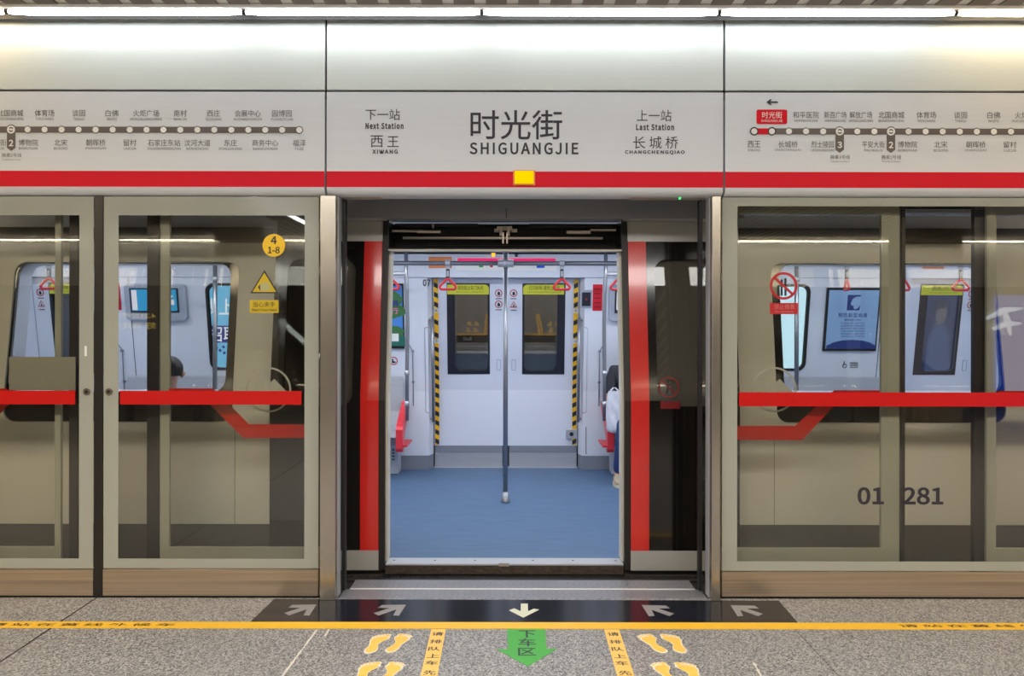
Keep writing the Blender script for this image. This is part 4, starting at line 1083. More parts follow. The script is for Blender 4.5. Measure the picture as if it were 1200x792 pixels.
def panel_box(name, px0, py0, px1, py1, m, i, y0, y1, parent=None, fn=far, r=None):
    x0, x1, z0, z1 = on(px0, py0, px1, py1, fn)
    x0 += i * PITCH; x1 += i * PITCH
    b = MB()
    if r: b.plate(rr(x0, x1, z0, z1, r, 4), y0=y0, y1=y1)
    else: b.box(x0, x1, y0, y1, z0, z1)
    b.warp(warp_far() if fn is far else warp_fd(), SILL_W)
    return b.build(name, m, parent)
bay = {0: 'seen in the doorway', -1: 'seen through the left glass'}
RED_N = mat('red_notice', rgb(214, 26, 46), 0.5)
for i in (0, -1):
    t = thing('call_box', f'dark square call box beside the red notice, {bay[i]}', 'call box', (X(687, 7.1) + i * PITCH, 7.1, 1.5), 'call boxes on the far wall')
    panel_box('box_rim', 681, 339.5, 693.5, 361, M['plastic'], i, -0.006, -0.0008, t)
    panel_box('box_face', 682, 342.5, 692, 358.5, M['screen_black'], i, -0.010, -0.0062, t)
    panel_box('button', 686, 349.5, 688, 351.5, M['prohibit_red'], i, -0.013, -0.0102, t)
    t = thing('red_notice', f'tall red notice beside the dark call box, {bay[i]}', 'notice', (X(700, 7.1) + i * PITCH, 7.1, 1.5), 'red notices on the far wall')
    panel_box('notice_face', 694.5, 333, 705.8, 364, RED_N, i, -0.003, -0.0005, t)
    b = MB()
    for q in range(5):
        x0, x1, z0, z1 = on(696.5, 338 + q * 5.2, 703.8, 339.4 + q * 5.2, far); b.box(x0 + i * PITCH, x1 + i * PITCH, -0.0045, -0.0032, z0, z1)
    b.warp(warp_far()).build('lettering', mat('notice_print', rgb(150, 10, 30), 0.5), t)
    t = thing('wall_monitor', f'grey framed wall monitor beside the red notice, {bay[i]}', 'monitor', (X(745, 7.1) + i * PITCH, 7.1, 1.45), 'monitors on the far wall')
    panel_box('monitor_housing', 713, 333.5, 784, 376, M['plastic'], i, -0.05, 0.0, t, r=0.04)
    panel_box('monitor_bezel', 719.5, 338.5, 776, 367, M['screen_black'], i, -0.056, -0.0502, t)
    if i == 0: panel_box('screen', 721.5, 342, 774, 363, M['screen_white'], i, -0.058, -0.0562, t)
    else:
        panel_box('screen', 721.5, 340, 774, 365, M['screen_blue'], i, -0.058, -0.0562, t)
        b = MB()
        for (p0, q0, p1, q1) in ((722, 341, 728, 364), (752, 349, 759, 357), (760.5, 346, 763, 352), (764, 347, 770, 349), (764.5, 352, 771, 358)):
            x0, x1, z0, z1 = on(p0, q0, p1, q1, far); b.box(x0 + i * PITCH, x1 + i * PITCH, -0.0595, -0.0585, z0, z1)
        b.warp(warp_far()).build('screen_graphic', M['screen_white'], t)
panel_box('screen_tile', 725, 343.5, 728.5, 346, M['led_orange'], 0, -0.0595, -0.0585, None)
o = bpy.data.objects['screen_tile']; bpy.data.objects.remove(o)

# posters at the far end of each bay
POST_BLUE = mat('poster_pale_blue', rgb(150, 182, 218), 0.3)
POST_NAVY = mat('poster_navy', rgb(44, 62, 128), 0.4)
t = thing('wall_poster', 'pale blue health poster with a navy foot, seen through the right glass', 'poster', (X(997, 7.1), 7.1, 1.2), 'framed posters on the far wall')
i = 0
panel_box('poster_frame', 966, 336.5, 1028.5, 410.5, M['dark_metal'], i, -0.02, 0.0, t)
panel_box('poster_sheet', 968.5, 339.5, 1026.5, 408, POST_BLUE, i, -0.024, -0.0202, t)
panel_box('picture', 991.5, 345, 1006.5, 363, POST_NAVY, i, -0.026, -0.0242, t)
def fpoly(pts, y0, y1, fn=far, i=0):
    b = MB(); q = []
    for (px, py) in pts:
        d_ = solve(py, fn); q.append((X(px, fn(1.4)) + i * PITCH, Z(py, d_)))
    return b.plate(q, y0=y0, y1=y1).warp(warp_far())
fpoly([(993, 355), (995, 350), (999, 347), (1003.5, 347), (1005.5, 351), (1004.5, 356), (1001.5, 361), (997, 361.5), (996.8, 358), (994, 357)], -0.0275, -0.0265).build('picture_figure', POST_BLUE, t)
fpoly([(968.5, 408), (968.5, 404.5), (976, 400.5), (986, 398.2), (998, 397.4), (1010, 398.2), (1019, 400.5), (1026.5, 404.5), (1026.5, 408)], -0.026, -0.0242).build('poster_foot', POST_NAVY, t)
x0, x1, z0, z1 = on(981, 366, 1015, 371.5, far)
b = MB().text('预防新型病毒', x0, x1, z0, z1, -0.0252, 0.004, 1.2)
x0, x1, z0, z1 = on(988, 373, 1008, 375.5, far); b.text('请您做到 “六点”', x0, x1, z0, z1, -0.0252, 0.01)
for q, s_ in enumerate(('出门请佩戴口罩，注意个人卫生', '乘车请保持距离，咳嗽时遮掩口', '勤洗手多通风，少去人多的地方', '不触摸公共设施，不乱丢废弃物', '配合体温检测，主动登记信息啊', '发热时及时就诊，不带病乘车啊')):
    x0, x1, z0, z1 = on(984, 377 + q * 3.1, 1012, 379 + q * 3.1, far); b.text(s_, x0, x1, z0, z1, -0.0252)
b.warp(warp_far()).build('lettering', POST_NAVY, t)
t = thing('wall_poster', 'blue sky poster with green trees and bright lettering at the left edge of the doorway', 'poster', (X(443, 7.1), 7.1, 1.2), 'framed posters on the far wall')
i = -0.9893
panel_box('poster_frame', 966, 332.5, 1029.5, 408.5, M['dark_metal'], i, -0.02, 0.0, t)
SKY = mat('poster_sky', rgb(80, 140, 214), 0.3)
panel_box('poster_sheet', 968, 335, 1028, 405.5, SKY, i, -0.024, -0.0202, t)
TREE = mat('poster_tree', rgb(64, 116, 66), 0.5)
def blob(cx, cy, rx, ry, n=30, seed=0):
    rnd = random.Random(seed); return [(cx + rx * (1 + 0.12 * rnd.uniform(-1, 1)) * math.cos(2 * PI * k / n), cy + ry * (1 + 0.14 * rnd.uniform(-1, 1)) * math.sin(2 * PI * k / n)) for k in range(n)]
for k, (cx, cy, rx, ry) in enumerate(((1014, 351, 13, 9), (1016, 365, 15, 8), (1012, 390, 16, 8), (988, 360, 14, 14))):
    fpoly(blob(cx, cy, rx, ry, seed=k), -0.0262 - k * 0.0004, -0.0242, i=i).build('poster_tree', TREE, t)
panel_box('poster_ground', 968, 394, 1028, 405.5, mat('poster_ground', rgb(40, 110, 96), 0.5), i, -0.0285, -0.0242, t)
b = MB(); x0, x1, z0, z1 = on(1006, 352, 1024, 359, far); b.text('文明', x0 + i * PITCH, x1 + i * PITCH, z0, z1, -0.0292, 0.02); b.warp(warp_far()).build('lettering', mat('poster_violet', rgb(60, 40, 150), 0.5), t)
b = MB(); x0, x1, z0, z1 = on(1006, 361, 1024, 368, far); b.text('出行', x0 + i * PITCH, x1 + i * PITCH, z0, z1, -0.0292, 0.02); b.warp(warp_far()).build('lettering', mat('poster_pink', rgb(236, 120, 170), 0.5), t)
panel_box('poster_card', 1013, 391, 1021, 400, M['white'], i, -0.031, -0.0288, t)
# wheelchair notice and priority seat notice
t = thing('seat_notice', 'small black wheelchair notice below the pale poster, seen through the right glass', 'notice', (X(990, 7.15), 7.15, 1.0))
b = MB(); x0, x1, z0, z1 = on(986.5, 422.5, 993, 431, far); cx = (x0 + x1) / 2
b.plate(disc(cx, z0 + 0.025, 0.022, 20), [disc(cx, z0 + 0.025, 0.015, 20)], -0.003, -0.001); b.plate(disc(cx - 0.006, z1 - 0.008, 0.007, 10), y0=-0.003, y1=-0.001)
b.box(cx - 0.010, cx - 0.002, -0.003, -0.001, z0 + 0.025, z1 - 0.016)
b.warp(warp_far()).build('wheelchair_symbol', M['haz_black'], t)
b = MB()
for q in range(4):
    x0, x1, z0, z1 = on(996, 424 + 1.8 * q, 1005.5, 424.8 + 1.8 * q, far); b.box(x0, x1, -0.003, -0.001, z0, z1)
b.warp(warp_far()).build('caption', M['text_grey'], t)
t = thing('seat_notice', 'round red seat notice below the tree poster at the left edge of the doorway', 'notice', (X(461.5, 7.15), 7.15, 1.0))
b = MB(); x0, x1, z0, z1 = on(456.5, 418, 466, 428, far); cx, cz = (x0 + x1) / 2, (z0 + z1) / 2
b.plate(disc(cx, cz, 0.04, 24), [disc(cx, cz, 0.032, 24)], -0.003, -0.001).warp(warp_far()).build('sign_rim', M['prohibit_red'], t)
MB().plate([(cx - 0.016, cz - 0.02), (cx + 0.018, cz - 0.02), (cx + 0.02, cz - 0.008), (cx, cz - 0.002), (cx - 0.004, cz + 0.02), (cx - 0.014, cz + 0.02)], y0=-0.003, y1=-0.001).warp(warp_far()).build('sign_symbol', M['haz_black'], t)

# wall seams and hooks
b = MB()
for (px, q0, q1) in ((155.5, 325, 455), (1031, 330, 447), (687, 500, 532)):
    x0, x1, z0, z1 = on(px - 0.4, q0, px + 0.4, q1, far); b.box(x0, x1, -0.0015, 0, z0, z1)
b.warp(warp_far(), SILL_W).build('wall_seam', M['joint'], tr)
for k, (px, lab) in enumerate(((484, 'thin wall rod with two clips left of the facing doors'), (702.5, 'thin wall rod with two clips right of the facing doors'), (144.5, 'thin wall rod with two clips seen through the left glass'))):
    d = far(1.0) - 0.02; x = X(px, d); sg = -1 if k != 1 else 1
    t = thing('wall_rod', lab, 'rod', (x, d, 0.9), 'wall rods beside the seats')
    MB().tube([(x, far(0.8) - 0.02, Z(476, d)), (x, far(1.1) - 0.02, Z(411, d)), (x + sg * 0.035, far(1.2) - 0.02, Z(404, d))], 0.005, 8).build('rod', M['inner_grey'], t)
    b = MB()
    for py in (411.5, 448): 
        z_ = Z(py, d); b.tube([(x, far(z_) - 0.03, z_), (x, far(z_) - 0.001, z_)], 0.012, 10)
    b.build('clip', M['inner_grey'], t)

# benches
ZS = 0.445
def bench(xa, xb, yback, s, label, n_leg=3):
    """s=+1: back on the far wall (faces the platform); -1: back on the near wall"""
    t = thing('bench_seat', label, 'bench', ((xa + xb) / 2, yback, 0.045), 'steel benches in the carriage')
    def yz(l): return [(yback - s * u, z) for u, z in l]
    prof = [(0.0, 0.93), (0.02, 0.945), (0.035, 0.93), (0.065, 0.62), (0.10, 0.475), (0.16, ZS), (0.40, ZS + 0.012), (0.445, ZS), (0.45, ZS - 0.02), (0.42, ZS - 0.022), (0.15, ZS - 0.035), (0.08, 0.46), (0.045, 0.60), (0.01, 0.90)]
    prof = yz(prof)
    if s < 0: prof = prof[::-1]
    MB().xplate(prof, x0=xa, x1=xb).build('seat_shell', M['seat_steel'], t, False)
    pr = yz([(0.40, ZS - 0.024), (0.42, ZS - 0.024), (0.40, 0.345), (0.38, 0.345)])
    MB().xplate(pr if s > 0 else pr[::-1], x0=xa + 0.01, x1=xb - 0.01).build('front_apron', M['inner_grey'], t)
    ya, yb_ = sorted((yback - s * 0.02, yback - s * 0.20))
    MB().box(xa + 0.02, xb - 0.02, ya, yb_, 0.05, 0.33, 0.005).build('heater_box', M['plastic'], t)
    b = MB(); yf = yback - s * 0.205
    for k in range(int((xb - xa) / 0.05) - 1):
        for r_ in range(4):
            x = xa + 0.05 + k * 0.05; z_ = 0.18 + r_ * 0.03
            b.box(x, x + 0.02, min(yf, yf + s * 0.004), max(yf, yf + s * 0.004), z_, z_ + 0.012)
    b.build('grille', M['screen_black'], t)
    # red end panels
    for xe in (xa - 0.028, xb + 0.028):
        e = yz([(0.47, 0.30), (0.49, 0.33), (0.49, 0.50), (0.46, 0.53), (0.30, 0.62), (0.08, 0.72), (0.03, 0.71), (0.03, 0.64), (0.12, 0.58), (0.30, 0.47), (0.38, 0.40), (0.40, 0.33), (0.38, 0.30)])
        if s < 0: e = e[::-1]
        MB().xplate(e, x0=xe - 0.03, x1=xe + 0.03).build('end_panel', M['handle_red'], t)
        e = yz([(0.12, 0.345), (0.47, 0.345), (0.47, 0.36), (0.12, 0.36)])
        if s < 0: e = e[::-1]
        dx_ = 0.07 if xe > (xa + xb) / 2 else -0.07
        MB().xplate(e, x0=min(xe, xe + dx_), x1=max(xe, xe + dx_)).build('end_ledge', M['handle_red'], t)
    return t
bl0, bl1 = -3.62, X(473, 6.72) - 0.06
bench(bl0, bl1, 7.16, 1, 'steel bench on the far wall left of the facing doors')
br0, br1 = X(711, 6.72) + 0.06, 3.6
bench(br0, br1, 7.16, 1, 'steel bench on the far wall where a person in black sits')
bench(-3.6, -0.98, 4.53, -1, 'steel bench on the near wall behind the left train window')

# poles
def pole(x, y, z0, z1, label, branch=0, clamp=True):
    t = thing('grab_pole', label, 'pole', (x, y, z0), 'upright poles in the carriage')
    return t
DP = F * (H - 0.045) / (588.5 - VY)
xp = X(592.5, DP)
t = pole(xp, DP, 0.045, ZCL, 'steel grab pole in the middle of the doorway view')
zr = Z(308.5, DP)
MB().tube([(xp, DP, 0.05), (xp, DP, ZCL - 0.001)], 0.0185, 14).build('shaft', M['chrome'], t)
MB().tube([(xp, DP, 0.046), (xp, DP, 0.055), (xp, DP, 0.13)], [0.036, 0.034, 0.0215], 16).build('foot_flare', M['chrome'], t)
b = MB().tube([(xp - 0.062, DP, zr), (xp + 0.062, DP, zr)], 0.030, 14); b.tube([(xp, DP, zr - 0.03), (xp, DP, zr + 0.03)], 0.032, 14); b.build('clamp', M['seat_steel'], t)
t = thing('overhead_rail', 'horizontal overhead grab rail from which the red straps hang', 'rail', (0, DP, zr))
MB().tube([(-5.3, DP, zr), (xp - 0.063, DP, zr)], 0.0185, 12).build('rail_tube', M['chrome'], t)
MB().tube([(xp + 0.063, DP, zr), (5.3, DP, zr)], 0.0185, 12).build('rail_tube', M['chrome'], t)
b = MB()
for x in (-4.55, -2.3, 2.3, 4.5): b.tube([(x, DP, zr), (x, DP, ZCL - 0.001)], 0.014, 10)
b.build('rail_hanger', M['chrome'], t)
seat_poles = [(477, 'steel seat-end pole bent outward at the top, left of the facing doors', -1), (708.5, 'steel seat-end pole bent outward at the top, right of the facing doors', 1)]
DPS = 6.76
for px, lab, s in seat_poles:
    x = X(px, DPS); zt_ = Z(328, DPS)
    t = pole(x, DPS, 0.575, ZCL, lab)
    MB().tube([(x + s * 0.0, DPS, 0.575), (x, DPS, 1.0), (x - s * 0.005, DPS, 1.45), (x + s * 0.005, DPS, zt_ - 0.02), (x + s * 0.01, DPS, zt_ + 0.02), (x + s * 0.01, DPS, ZCL - 0.001)], 0.017, 12).build('shaft', M['chrome'], t)
    MB().tube([(x + s * 0.01, DPS, zt_ + 0.055), (x + s * 0.10, DPS, zt_ + 0.055), (x + s * 0.16, DPS, zt_ + 0.045), (x + s * 0.5, DPS, zt_ + 0.045)], [0.02, 0.022, 0.016, 0.016], 12).build('branch', M['seat_steel'], t)
    for py in (437, 473):
        z_ = Z(py, DPS); MB().tube([(x, DPS, z_ - 0.022), (x, DPS, z_ + 0.022)], 0.023, 12).build('collar', M['seat_steel'], t)
for px, lab in ((252.5, 'steel pole in front of the far window seen through the left glass'), (933, 'steel pole in front of the bright far window seen through the right glass')):
    x = X(px, DPS); t = pole(x, DPS, 0.46, ZCL, lab)
    MB().tube([(x, DPS - 0.01, ZS + 0.016), (x, DPS - 0.01, ZCL - 0.001)], 0.019, 12).build('shaft', M['chrome'], t)
    b = MB().tube([(x, DPS - 0.01, ZCL - 0.30), (x, DPS - 0.01, ZCL - 0.26)], 0.025, 12); b.build('collar', M['seat_steel'], t)

# hand straps
lab_s = {-8: 'red triangular hand strap seen through the leftmost glass', -2: 'red hand strap half hidden at the left edge of the doorway', -1: 'red triangular hand strap left of the middle pole', 1: 'red triangular hand strap right of the middle pole',
         2: 'red hand strap half hidden at the right edge of the doorway', 6: 'edge-on red hand strap in front of the pale poster', 7: 'red hand strap left of the far doors seen through the right glass', 8: 'red hand strap at the right side of the far doors seen through the right glass'}
for k in (-8, -2, -1, 1, 2, 6, 7, 8):
    x = X(591.5 + 66.8 * k, DP)
    t = thing('hand_strap', lab_s[k], 'hand strap', (x, DP, zr - 0.23), 'red hand straps on the overhead rail')
    MB().xplate(disc(DP, zr, 0.028, 20), [disc(DP, zr, 0.0192, 20)], x - 0.019, x + 0.019).box(x - 0.016, x + 0.016, DP - 0.014, DP + 0.014, zr - 0.047, zr - 0.026, 0.003).build('rail_clip', M['seat_steel'], t)
    MB().box(x - 0.014, x + 0.014, DP - 0.005, DP + 0.005, zr - 0.125, zr - 0.045, 0.002).build('webbing', M['strap'], t)
    MB().box(x - 0.009, x + 0.009, DP - 0.008, DP - 0.0055, zr - 0.105, zr - 0.06).build('webbing_label', M['seat_steel'], t)
    pts = []
    zt_, zb_ = zr - 0.125, zr - 0.205
    corner = [(0, zt_, 0.022), (0.058, zb_, 0.018), (-0.058, zb_, 0.018)]
    for (cx, cz, r_), (a0, a1) in zip(((0, zt_ - 0.024, 0.024), (0.045, zb_ + 0.018, 0.018), (-0.045, zb_ + 0.018, 0.018)), ((150, 30), (30, -90), (270, 150))):
        for q in range(7):
            a = math.radians(a0 + (a1 - a0) * q / 6); pts.append((cx + r_ * math.cos(a), cz + r_ * math.sin(a)))
    rot = math.radians({6: 80, 7: 25}.get(k, 0))
    P3 = [(x + u * math.cos(rot), DP + u * math.sin(rot), v) for u, v in pts]
    MB().tube(P3, 0.0105, 8, closed=True).build('grip_ring', M['handle_red'], t)

# ------------------------------------------------------------------ people
def skin_mesh(name, verts, edges, radii, root, m, parent, levels=2):
    me = bpy.data.meshes.new(name); me.from_pydata(verts, edges, [])
    o = bpy.data.objects.new(name, me); C.objects.link(o)
    sk = o.modifiers.new('s', 'SKIN'); sk.use_smooth_shade = True
    for i, r in enumerate(radii):
        d = me.skin_vertices[0].data[i]
        d.radius = r if isinstance(r, tuple) else (r, r)
        d.use_root = (i == root)
    ss = o.modifiers.new('u', 'SUBSURF'); ss.levels = levels; ss.render_levels = levels
    dg = bpy.context.evaluated_depsgraph_get()
    me2 = bpy.data.meshes.new_from_object(o.evaluated_get(dg))
    bpy.data.objects.remove(o); bpy.data.meshes.remove(me)
    me2.name = name; me2.materials.clear(); me2.materials.append(m)
    for p in me2.polygons: p.use_smooth = True
    o = bpy.data.objects.new(name, me2); C.objects.link(o); o.parent = parent
    return o

class Sk:
    def __init__(self): self.v, self.e, self.r, self.n = [], [], [], {}
    def add(self, key, co, r, link=None):
        self.n[key] = len(self.v); self.v.append(co); self.r.append(r)
        if link is not None: self.e.append((self.n[link], self.n[key]))
    def chain(self, start, pts):
        prev = start
        for i, (co, r) in enumerate(pts):
            k = f'{start}_{len(self.v)}'; self.add(k, co, r, prev); prev = k
        return prev

def person(loc, rz, label, cloth, trouser, shoe, head_turn=0.0, hold_x=None, splay=0.0):
    """seated, facing local -y, seat top at local z = 0.445; origin on the floor under the hips"""
    t = thing('person', label, 'person', loc); t['org'] = (0, 0, 0); t.rotation_euler = (0, 0, rz)
    hp = 0.585
    b = Sk()
    b.add('pelvis', (0, 0, hp), (0.13, 0.105)); b.add('belly', (0, 0.01, hp + 0.14), (0.125, 0.095), 'pelvis')
    b.add('chest', (0, 0.0, hp + 0.34), (0.15, 0.105), 'belly'); b.add('neckbase', (0, -0.02, hp + 0.49), (0.075, 0.07), 'chest')
    b.add('neck', (0, -0.035, hp + 0.555), 0.052, 'neckbase')
    ct_, st_ = math.cos(head_turn), math.sin(head_turn)
    hd = lambda x, y, z: (x * ct_ - y * st_, x * st_ + y * ct_ - 0.04, z)
    b.add('jaw', hd(0, -0.022, hp + 0.62), (0.058, 0.066), 'neck'); b.add('head', hd(0, -0.008, hp + 0.70), (0.076, 0.092), 'jaw')
    b.add('brow', hd(0, 0.0, hp + 0.755), (0.074, 0.09), 'head'); b.add('crown', hd(0, 0.006, hp + 0.79), (0.05, 0.06), 'brow')
    hands = {}
    for s in (-1, 1):
        k = 'L' if s > 0 else 'R'
        b.add('sh' + k, (s * 0.175, -0.005, hp + 0.42), 0.062, 'chest')
        b.add('ua' + k, (s * 0.215, -0.02, hp + 0.28), 0.050, 'sh' + k)
        b.add('el' + k, (s * 0.235, -0.06, hp + 0.15), 0.041, 'ua' + k)
        hx = s * 0.11 if hold_x is None or s > 0 else -0.155
        b.add('fa' + k, (s * 0.19 if hold_x is None or s > 0 else -0.235, -0.17, hp + 0.12), 0.037, 'el' + k)
        b.add('wr' + k, (hx, -0.27, hp + 0.10), 0.027, 'fa' + k)
        b.add('pa' + k, (hx - s * 0.01, -0.315, hp + 0.092), (0.032, 0.020), 'wr' + k)
        for f, (ox, ln) in enumerate(((-0.026, 0.068), (-0.009, 0.078), (0.009, 0.073), (0.025, 0.058))):
            x0 = hx - s * 0.01 + ox; y0 = -0.345
            b.chain('pa' + k, [((x0, y0, hp + 0.094), 0.0095), ((x0, y0 - ln * 0.42, hp + 0.084), 0.009), ((x0, y0 - ln * 0.60, hp + 0.062), 0.0085), ((x0, y0 - ln * 0.52, hp + 0.045), 0.007)])
        x0 = hx - s * 0.03
        b.chain('pa' + k, [((x0 - s * 0.015, -0.315, hp + 0.085), 0.011), ((x0 - s * 0.026, -0.345, hp + 0.075), 0.0095), ((x0 - s * 0.02, -0.37, hp + 0.066), 0.008)])
        b.add('hip' + k, (s * 0.095, -0.03, hp - 0.01), 0.088, 'pelvis')
        b.add('th' + k, (s * 0.105, -0.22, hp - 0.005), 0.078, 'hip' + k)
        b.add('kn' + k, (s * (0.115 + splay * .6), -0.45, hp - 0.02), 0.058, 'th' + k)
        b.add('ca' + k, (s * (0.12 + splay * .8), -0.41, 0.34), 0.052, 'kn' + k)
        b.add('an' + k, (s * (0.125 + splay), -0.33, 0.125), 0.036, 'ca' + k)
        b.add('ft' + k, (s * (0.13 + splay), -0.38, 0.095), 0.032, 'an' + k)
        b.add('to' + k, (s * (0.14 + splay), -0.475, 0.083), 0.022, 'ft' + k)
    body = skin_mesh('body', b.v, b.e, b.r, 0, M['skin'], t)
    # clothing follows the same skeleton, a little thicker
    c = Sk()
    c.add('pelvis', (0, 0, hp + 0.02), (0.148, 0.122)); c.add('belly', (0, 0.01, hp + 0.14), (0.146, 0.118), 'pelvis')
    c.add('chest', (0, 0.0, hp + 0.34), (0.168, 0.124), 'belly'); c.add('neckbase', (0, -0.015, hp + 0.475), (0.088, 0.082), 'chest')
    for s in (-1, 1):
        k = 'L' if s > 0 else 'R'
        c.add('sh' + k, (s * 0.178, -0.005, hp + 0.42), 0.078, 'chest'); c.add('ua' + k, (s * 0.217, -0.02, hp + 0.28), 0.069, 'sh' + k); c.add('sl' + k, (s * 0.232, -0.045, hp + 0.20), 0.064, 'ua' + k)
    skin_mesh('shirt', c.v, c.e, c.r, 0, cloth, t)
    c = Sk()
    c.add('pelvis', (0, 0, hp + 0.01), (0.145, 0.105))
    for s in (-1, 1):
        k = 'L' if s > 0 else 'R'
        c.add('hip' + k, (s * 0.098, -0.05, hp - 0.005), 0.100, 'pelvis'); c.add('th' + k, (s * 0.106, -0.23, hp), 0.090, 'hip' + k); c.add('kn' + k, (s * (0.115 + splay * .6), -0.46, hp - 0.02), 0.072, 'th' + k)
        c.add('ca' + k, (s * (0.12 + splay * .8), -0.415, 0.34), 0.066, 'kn' + k); c.add('an' + k, (s * (0.125 + splay), -0.335, 0.128), 0.054, 'ca' + k)
    skin_mesh('trousers', c.v, c.e, c.r, 0, trouser, t)
    for s in (-1, 1):
        c = Sk(); sx = s * (0.125 + splay); c.add('h', (sx, -0.305, 0.100), (0.045, 0.036)); c.add('m', (sx + s * 0.005, -0.38, 0.096), (0.050, 0.038), 'h'); c.add('t', (sx + s * 0.012, -0.48, 0.086), (0.048, 0.026), 'm'); c.add('e', (sx + s * 0.014, -0.525, 0.080), (0.034, 0.018), 't')
        sh = skin_mesh('shoe', c.v, c.e, c.r, 0, shoe, t)
        sol = [(sx + s * 0.005 + 0.05 * math.cos(a) + (s * 0.008 if math.sin(a) < 0 else 0), -0.405 + 0.145 * math.sin(a)) for a in [2 * PI * q / 28 for q in range(28)]]
        bb = MB().hplate(sol, z0=0.046, z1=0.066); bb.build('sole', M['sole'], sh)
    # face and hair
    bb = MB()
    for s in (-1, 1): bb.tube([hd(s * 0.028, -0.092, hp + 0.705), hd(s * 0.028, -0.101, hp + 0.705)], [0.010, 0.007], 10)
    bb.build('eyes', M['haz_black'], body)
    MB().tube([hd(0, -0.092, hp + 0.715), hd(0, -0.112, hp + 0.675), hd(0, -0.095, hp + 0.665)], [0.008, 0.015, 0.010], 10).build('nose', M['skin'], body)
    MB().tube([hd(-0.022, -0.086, hp + 0.637), hd(0, -0.093, hp + 0.635), hd(0.022, -0.086, hp + 0.637)], 0.006, 8).build('mouth', mat('lips', rgb(170, 96, 90), 0.5), body)
    bb = MB()
    for s in (-1, 1): bb.tube([hd(s * 0.080, 0.008, hp + 0.715), hd(s * 0.090, 0.018, hp + 0.70), hd(s * 0.080, 0.008, hp + 0.668)], [0.014, 0.019, 0.010], 10)
    bb.build('ears', M['skin'], body)
    hm = bmesh.new(); bmesh.ops.create_uvsphere(hm, u_segments=28, v_segments=18, radius=1)
    kill = []
    for v in hm.verts:
        x_, y_, z_ = v.co
        if z_ < -0.62 or (y_ < -0.45 and z_ < 0.35) or (abs(y_) < 0.25 and z_ < -0.15) or (y_ < 0 and z_ < 0.0): kill.append(v)
        v.co = Vector(hd(x_ * 0.088, y_ * 0.106 + 0.006, hp + 0.735 + z_ * 0.098))
    bmesh.ops.delete(hm, geom=kill, context='VERTS')
    mb = MB(); mb.bm.free(); mb.bm = hm; o = mb.build('hair', M['hair'], t, True)
    sol_ = o.modifiers.new('thick', 'SOLIDIFY'); sol_.thickness = 0.008
    return t
HEAD_LOW = 0.93
pr = person((1.16, 6.93, 0.0), 0.0, 'seated person in a black t-shirt and jeans holding a white bag', M['shirt'], M['jeans'], M['shoe'], 0.2, hold_x=1, splay=0.06)
p2 = person((X(191, 4.75), 4.80, 0.012), PI, 'seated person with short dark hair seen from behind through the left glass', M['grey_cloth'], M['jeans'], M['shoe'], 0.75)
p2.scale = (0.92, 0.92, 0.865)
# plastic bag hanging from the hand
random.seed(5)
bx, by = X(720, 6.56), 6.56
bg = bmesh.new(); rows = 14; cols = 28
z0_, z1_ = Z(505.5, 6.6), Z(458, 6.6)
vs = []
for r_ in range(rows):
    k = r_ / (rows - 1); z_ = z0_ + 0.004 + (z1_ - z0_) * k
    wx = 0.072 * (1 - 0.10 * k) * (0.55 + 0.45 * min(1, k * 8 + 0.3)) * (1 if k < 0.8 else 1 - (k - 0.8) * 1.2); wy = 0.055 * (1 - 0.55 * k)
    vs.append([bg.verts.new((bx + wx * math.cos(2 * PI * c_ / cols) * (1 + 0.10 * math.sin(5 * 2 * PI * c_ / cols + r_ * 0.8) + random.uniform(-0.03, 0.03)), by + wy * math.sin(2 * PI * c_ / cols) * (1 + 0.16 * math.sin(4 * 2 * PI * c_ / cols + r_) + random.uniform(-0.05, 0.05)), z_ + random.uniform(-0.004, 0.004))) for c_ in range(cols)])
for r_ in range(rows - 1):
    for c_ in range(cols):
        f = bg.faces.new((vs[r_][c_], vs[r_][(c_ + 1) % cols], vs[r_ + 1][(c_ + 1) % cols], vs[r_ + 1][c_])); f.smooth = True
bg.faces.new(vs[0][::-1])
mb = MB(); mb.bm.free(); mb.bm = bg
t = thing('plastic_bag', 'crumpled white plastic bag held in front of the seated person in black', 'bag', (bx, by, z0_))
mb.build('bag_body', M['bag'], t, True)
b = MB()
for s in (-1, 1): b.tube([(bx + s * 0.035, by, z1_ - 0.02), (bx + s * 0.03, by, z1_ + 0.01), (bx + s * 0.005, by, z1_ + 0.035)], [0.012, 0.008, 0.006], 8)
b.build('bag_handle', M['bag'], t)

# ------------------------------------------------------------------ light boxes on the track wall and opposite side
YB = 9.13
def lightbox(px0, px1, py0, py1, label, face):
    x0, x1, z0, z1 = flat(px0, py0, px1, py1, YB)
    t = thing('track_lightbox', label, 'lightbox', ((x0 + x1) / 2, YB, z0), None)
    MB().box(x0 - 0.05, x1 + 0.05, YB + 0.004, 9.2, z0 - 0.05, z1 + 0.05).build('box_frame', M['dark_metal'], t)
    MB().box(x0, x1, YB, YB + 0.003, z0, z1).build('lit_face', face, t)
    return t
t = lightbox(190, 300, 325, 440, 'blue trackside lightbox advert behind the far window, seen through the left glass', M['box_cyan'])
x0, x1, z0, z1 = flat(190, 382, 300, 402, YB); MB().box(x0, x1, YB - 0.002, YB, z0, z1).build('advert_band', M['box_navy'], t)
b = MB(); x0, x1, z0, z1 = flat(236, 350, 275, 370, YB); b.text('线上', x0, x1, z0, z1, YB - 0.003, 0.01)
x0, x1, z0, z1 = flat(243, 383, 280, 401, YB); b.text('招聘', x0, x1, z0, z1, YB - 0.003, 0.01); b.build('advert_lettering', M['box_white'], t)
b = MB()
for (px, py) in ((258, 411), (262, 407), (263, 414), (254, 408)): b.plate(disc(X(px, YB), Z(py, YB), 0.018, 12), y0=YB - 0.003, y1=YB - 0.002)
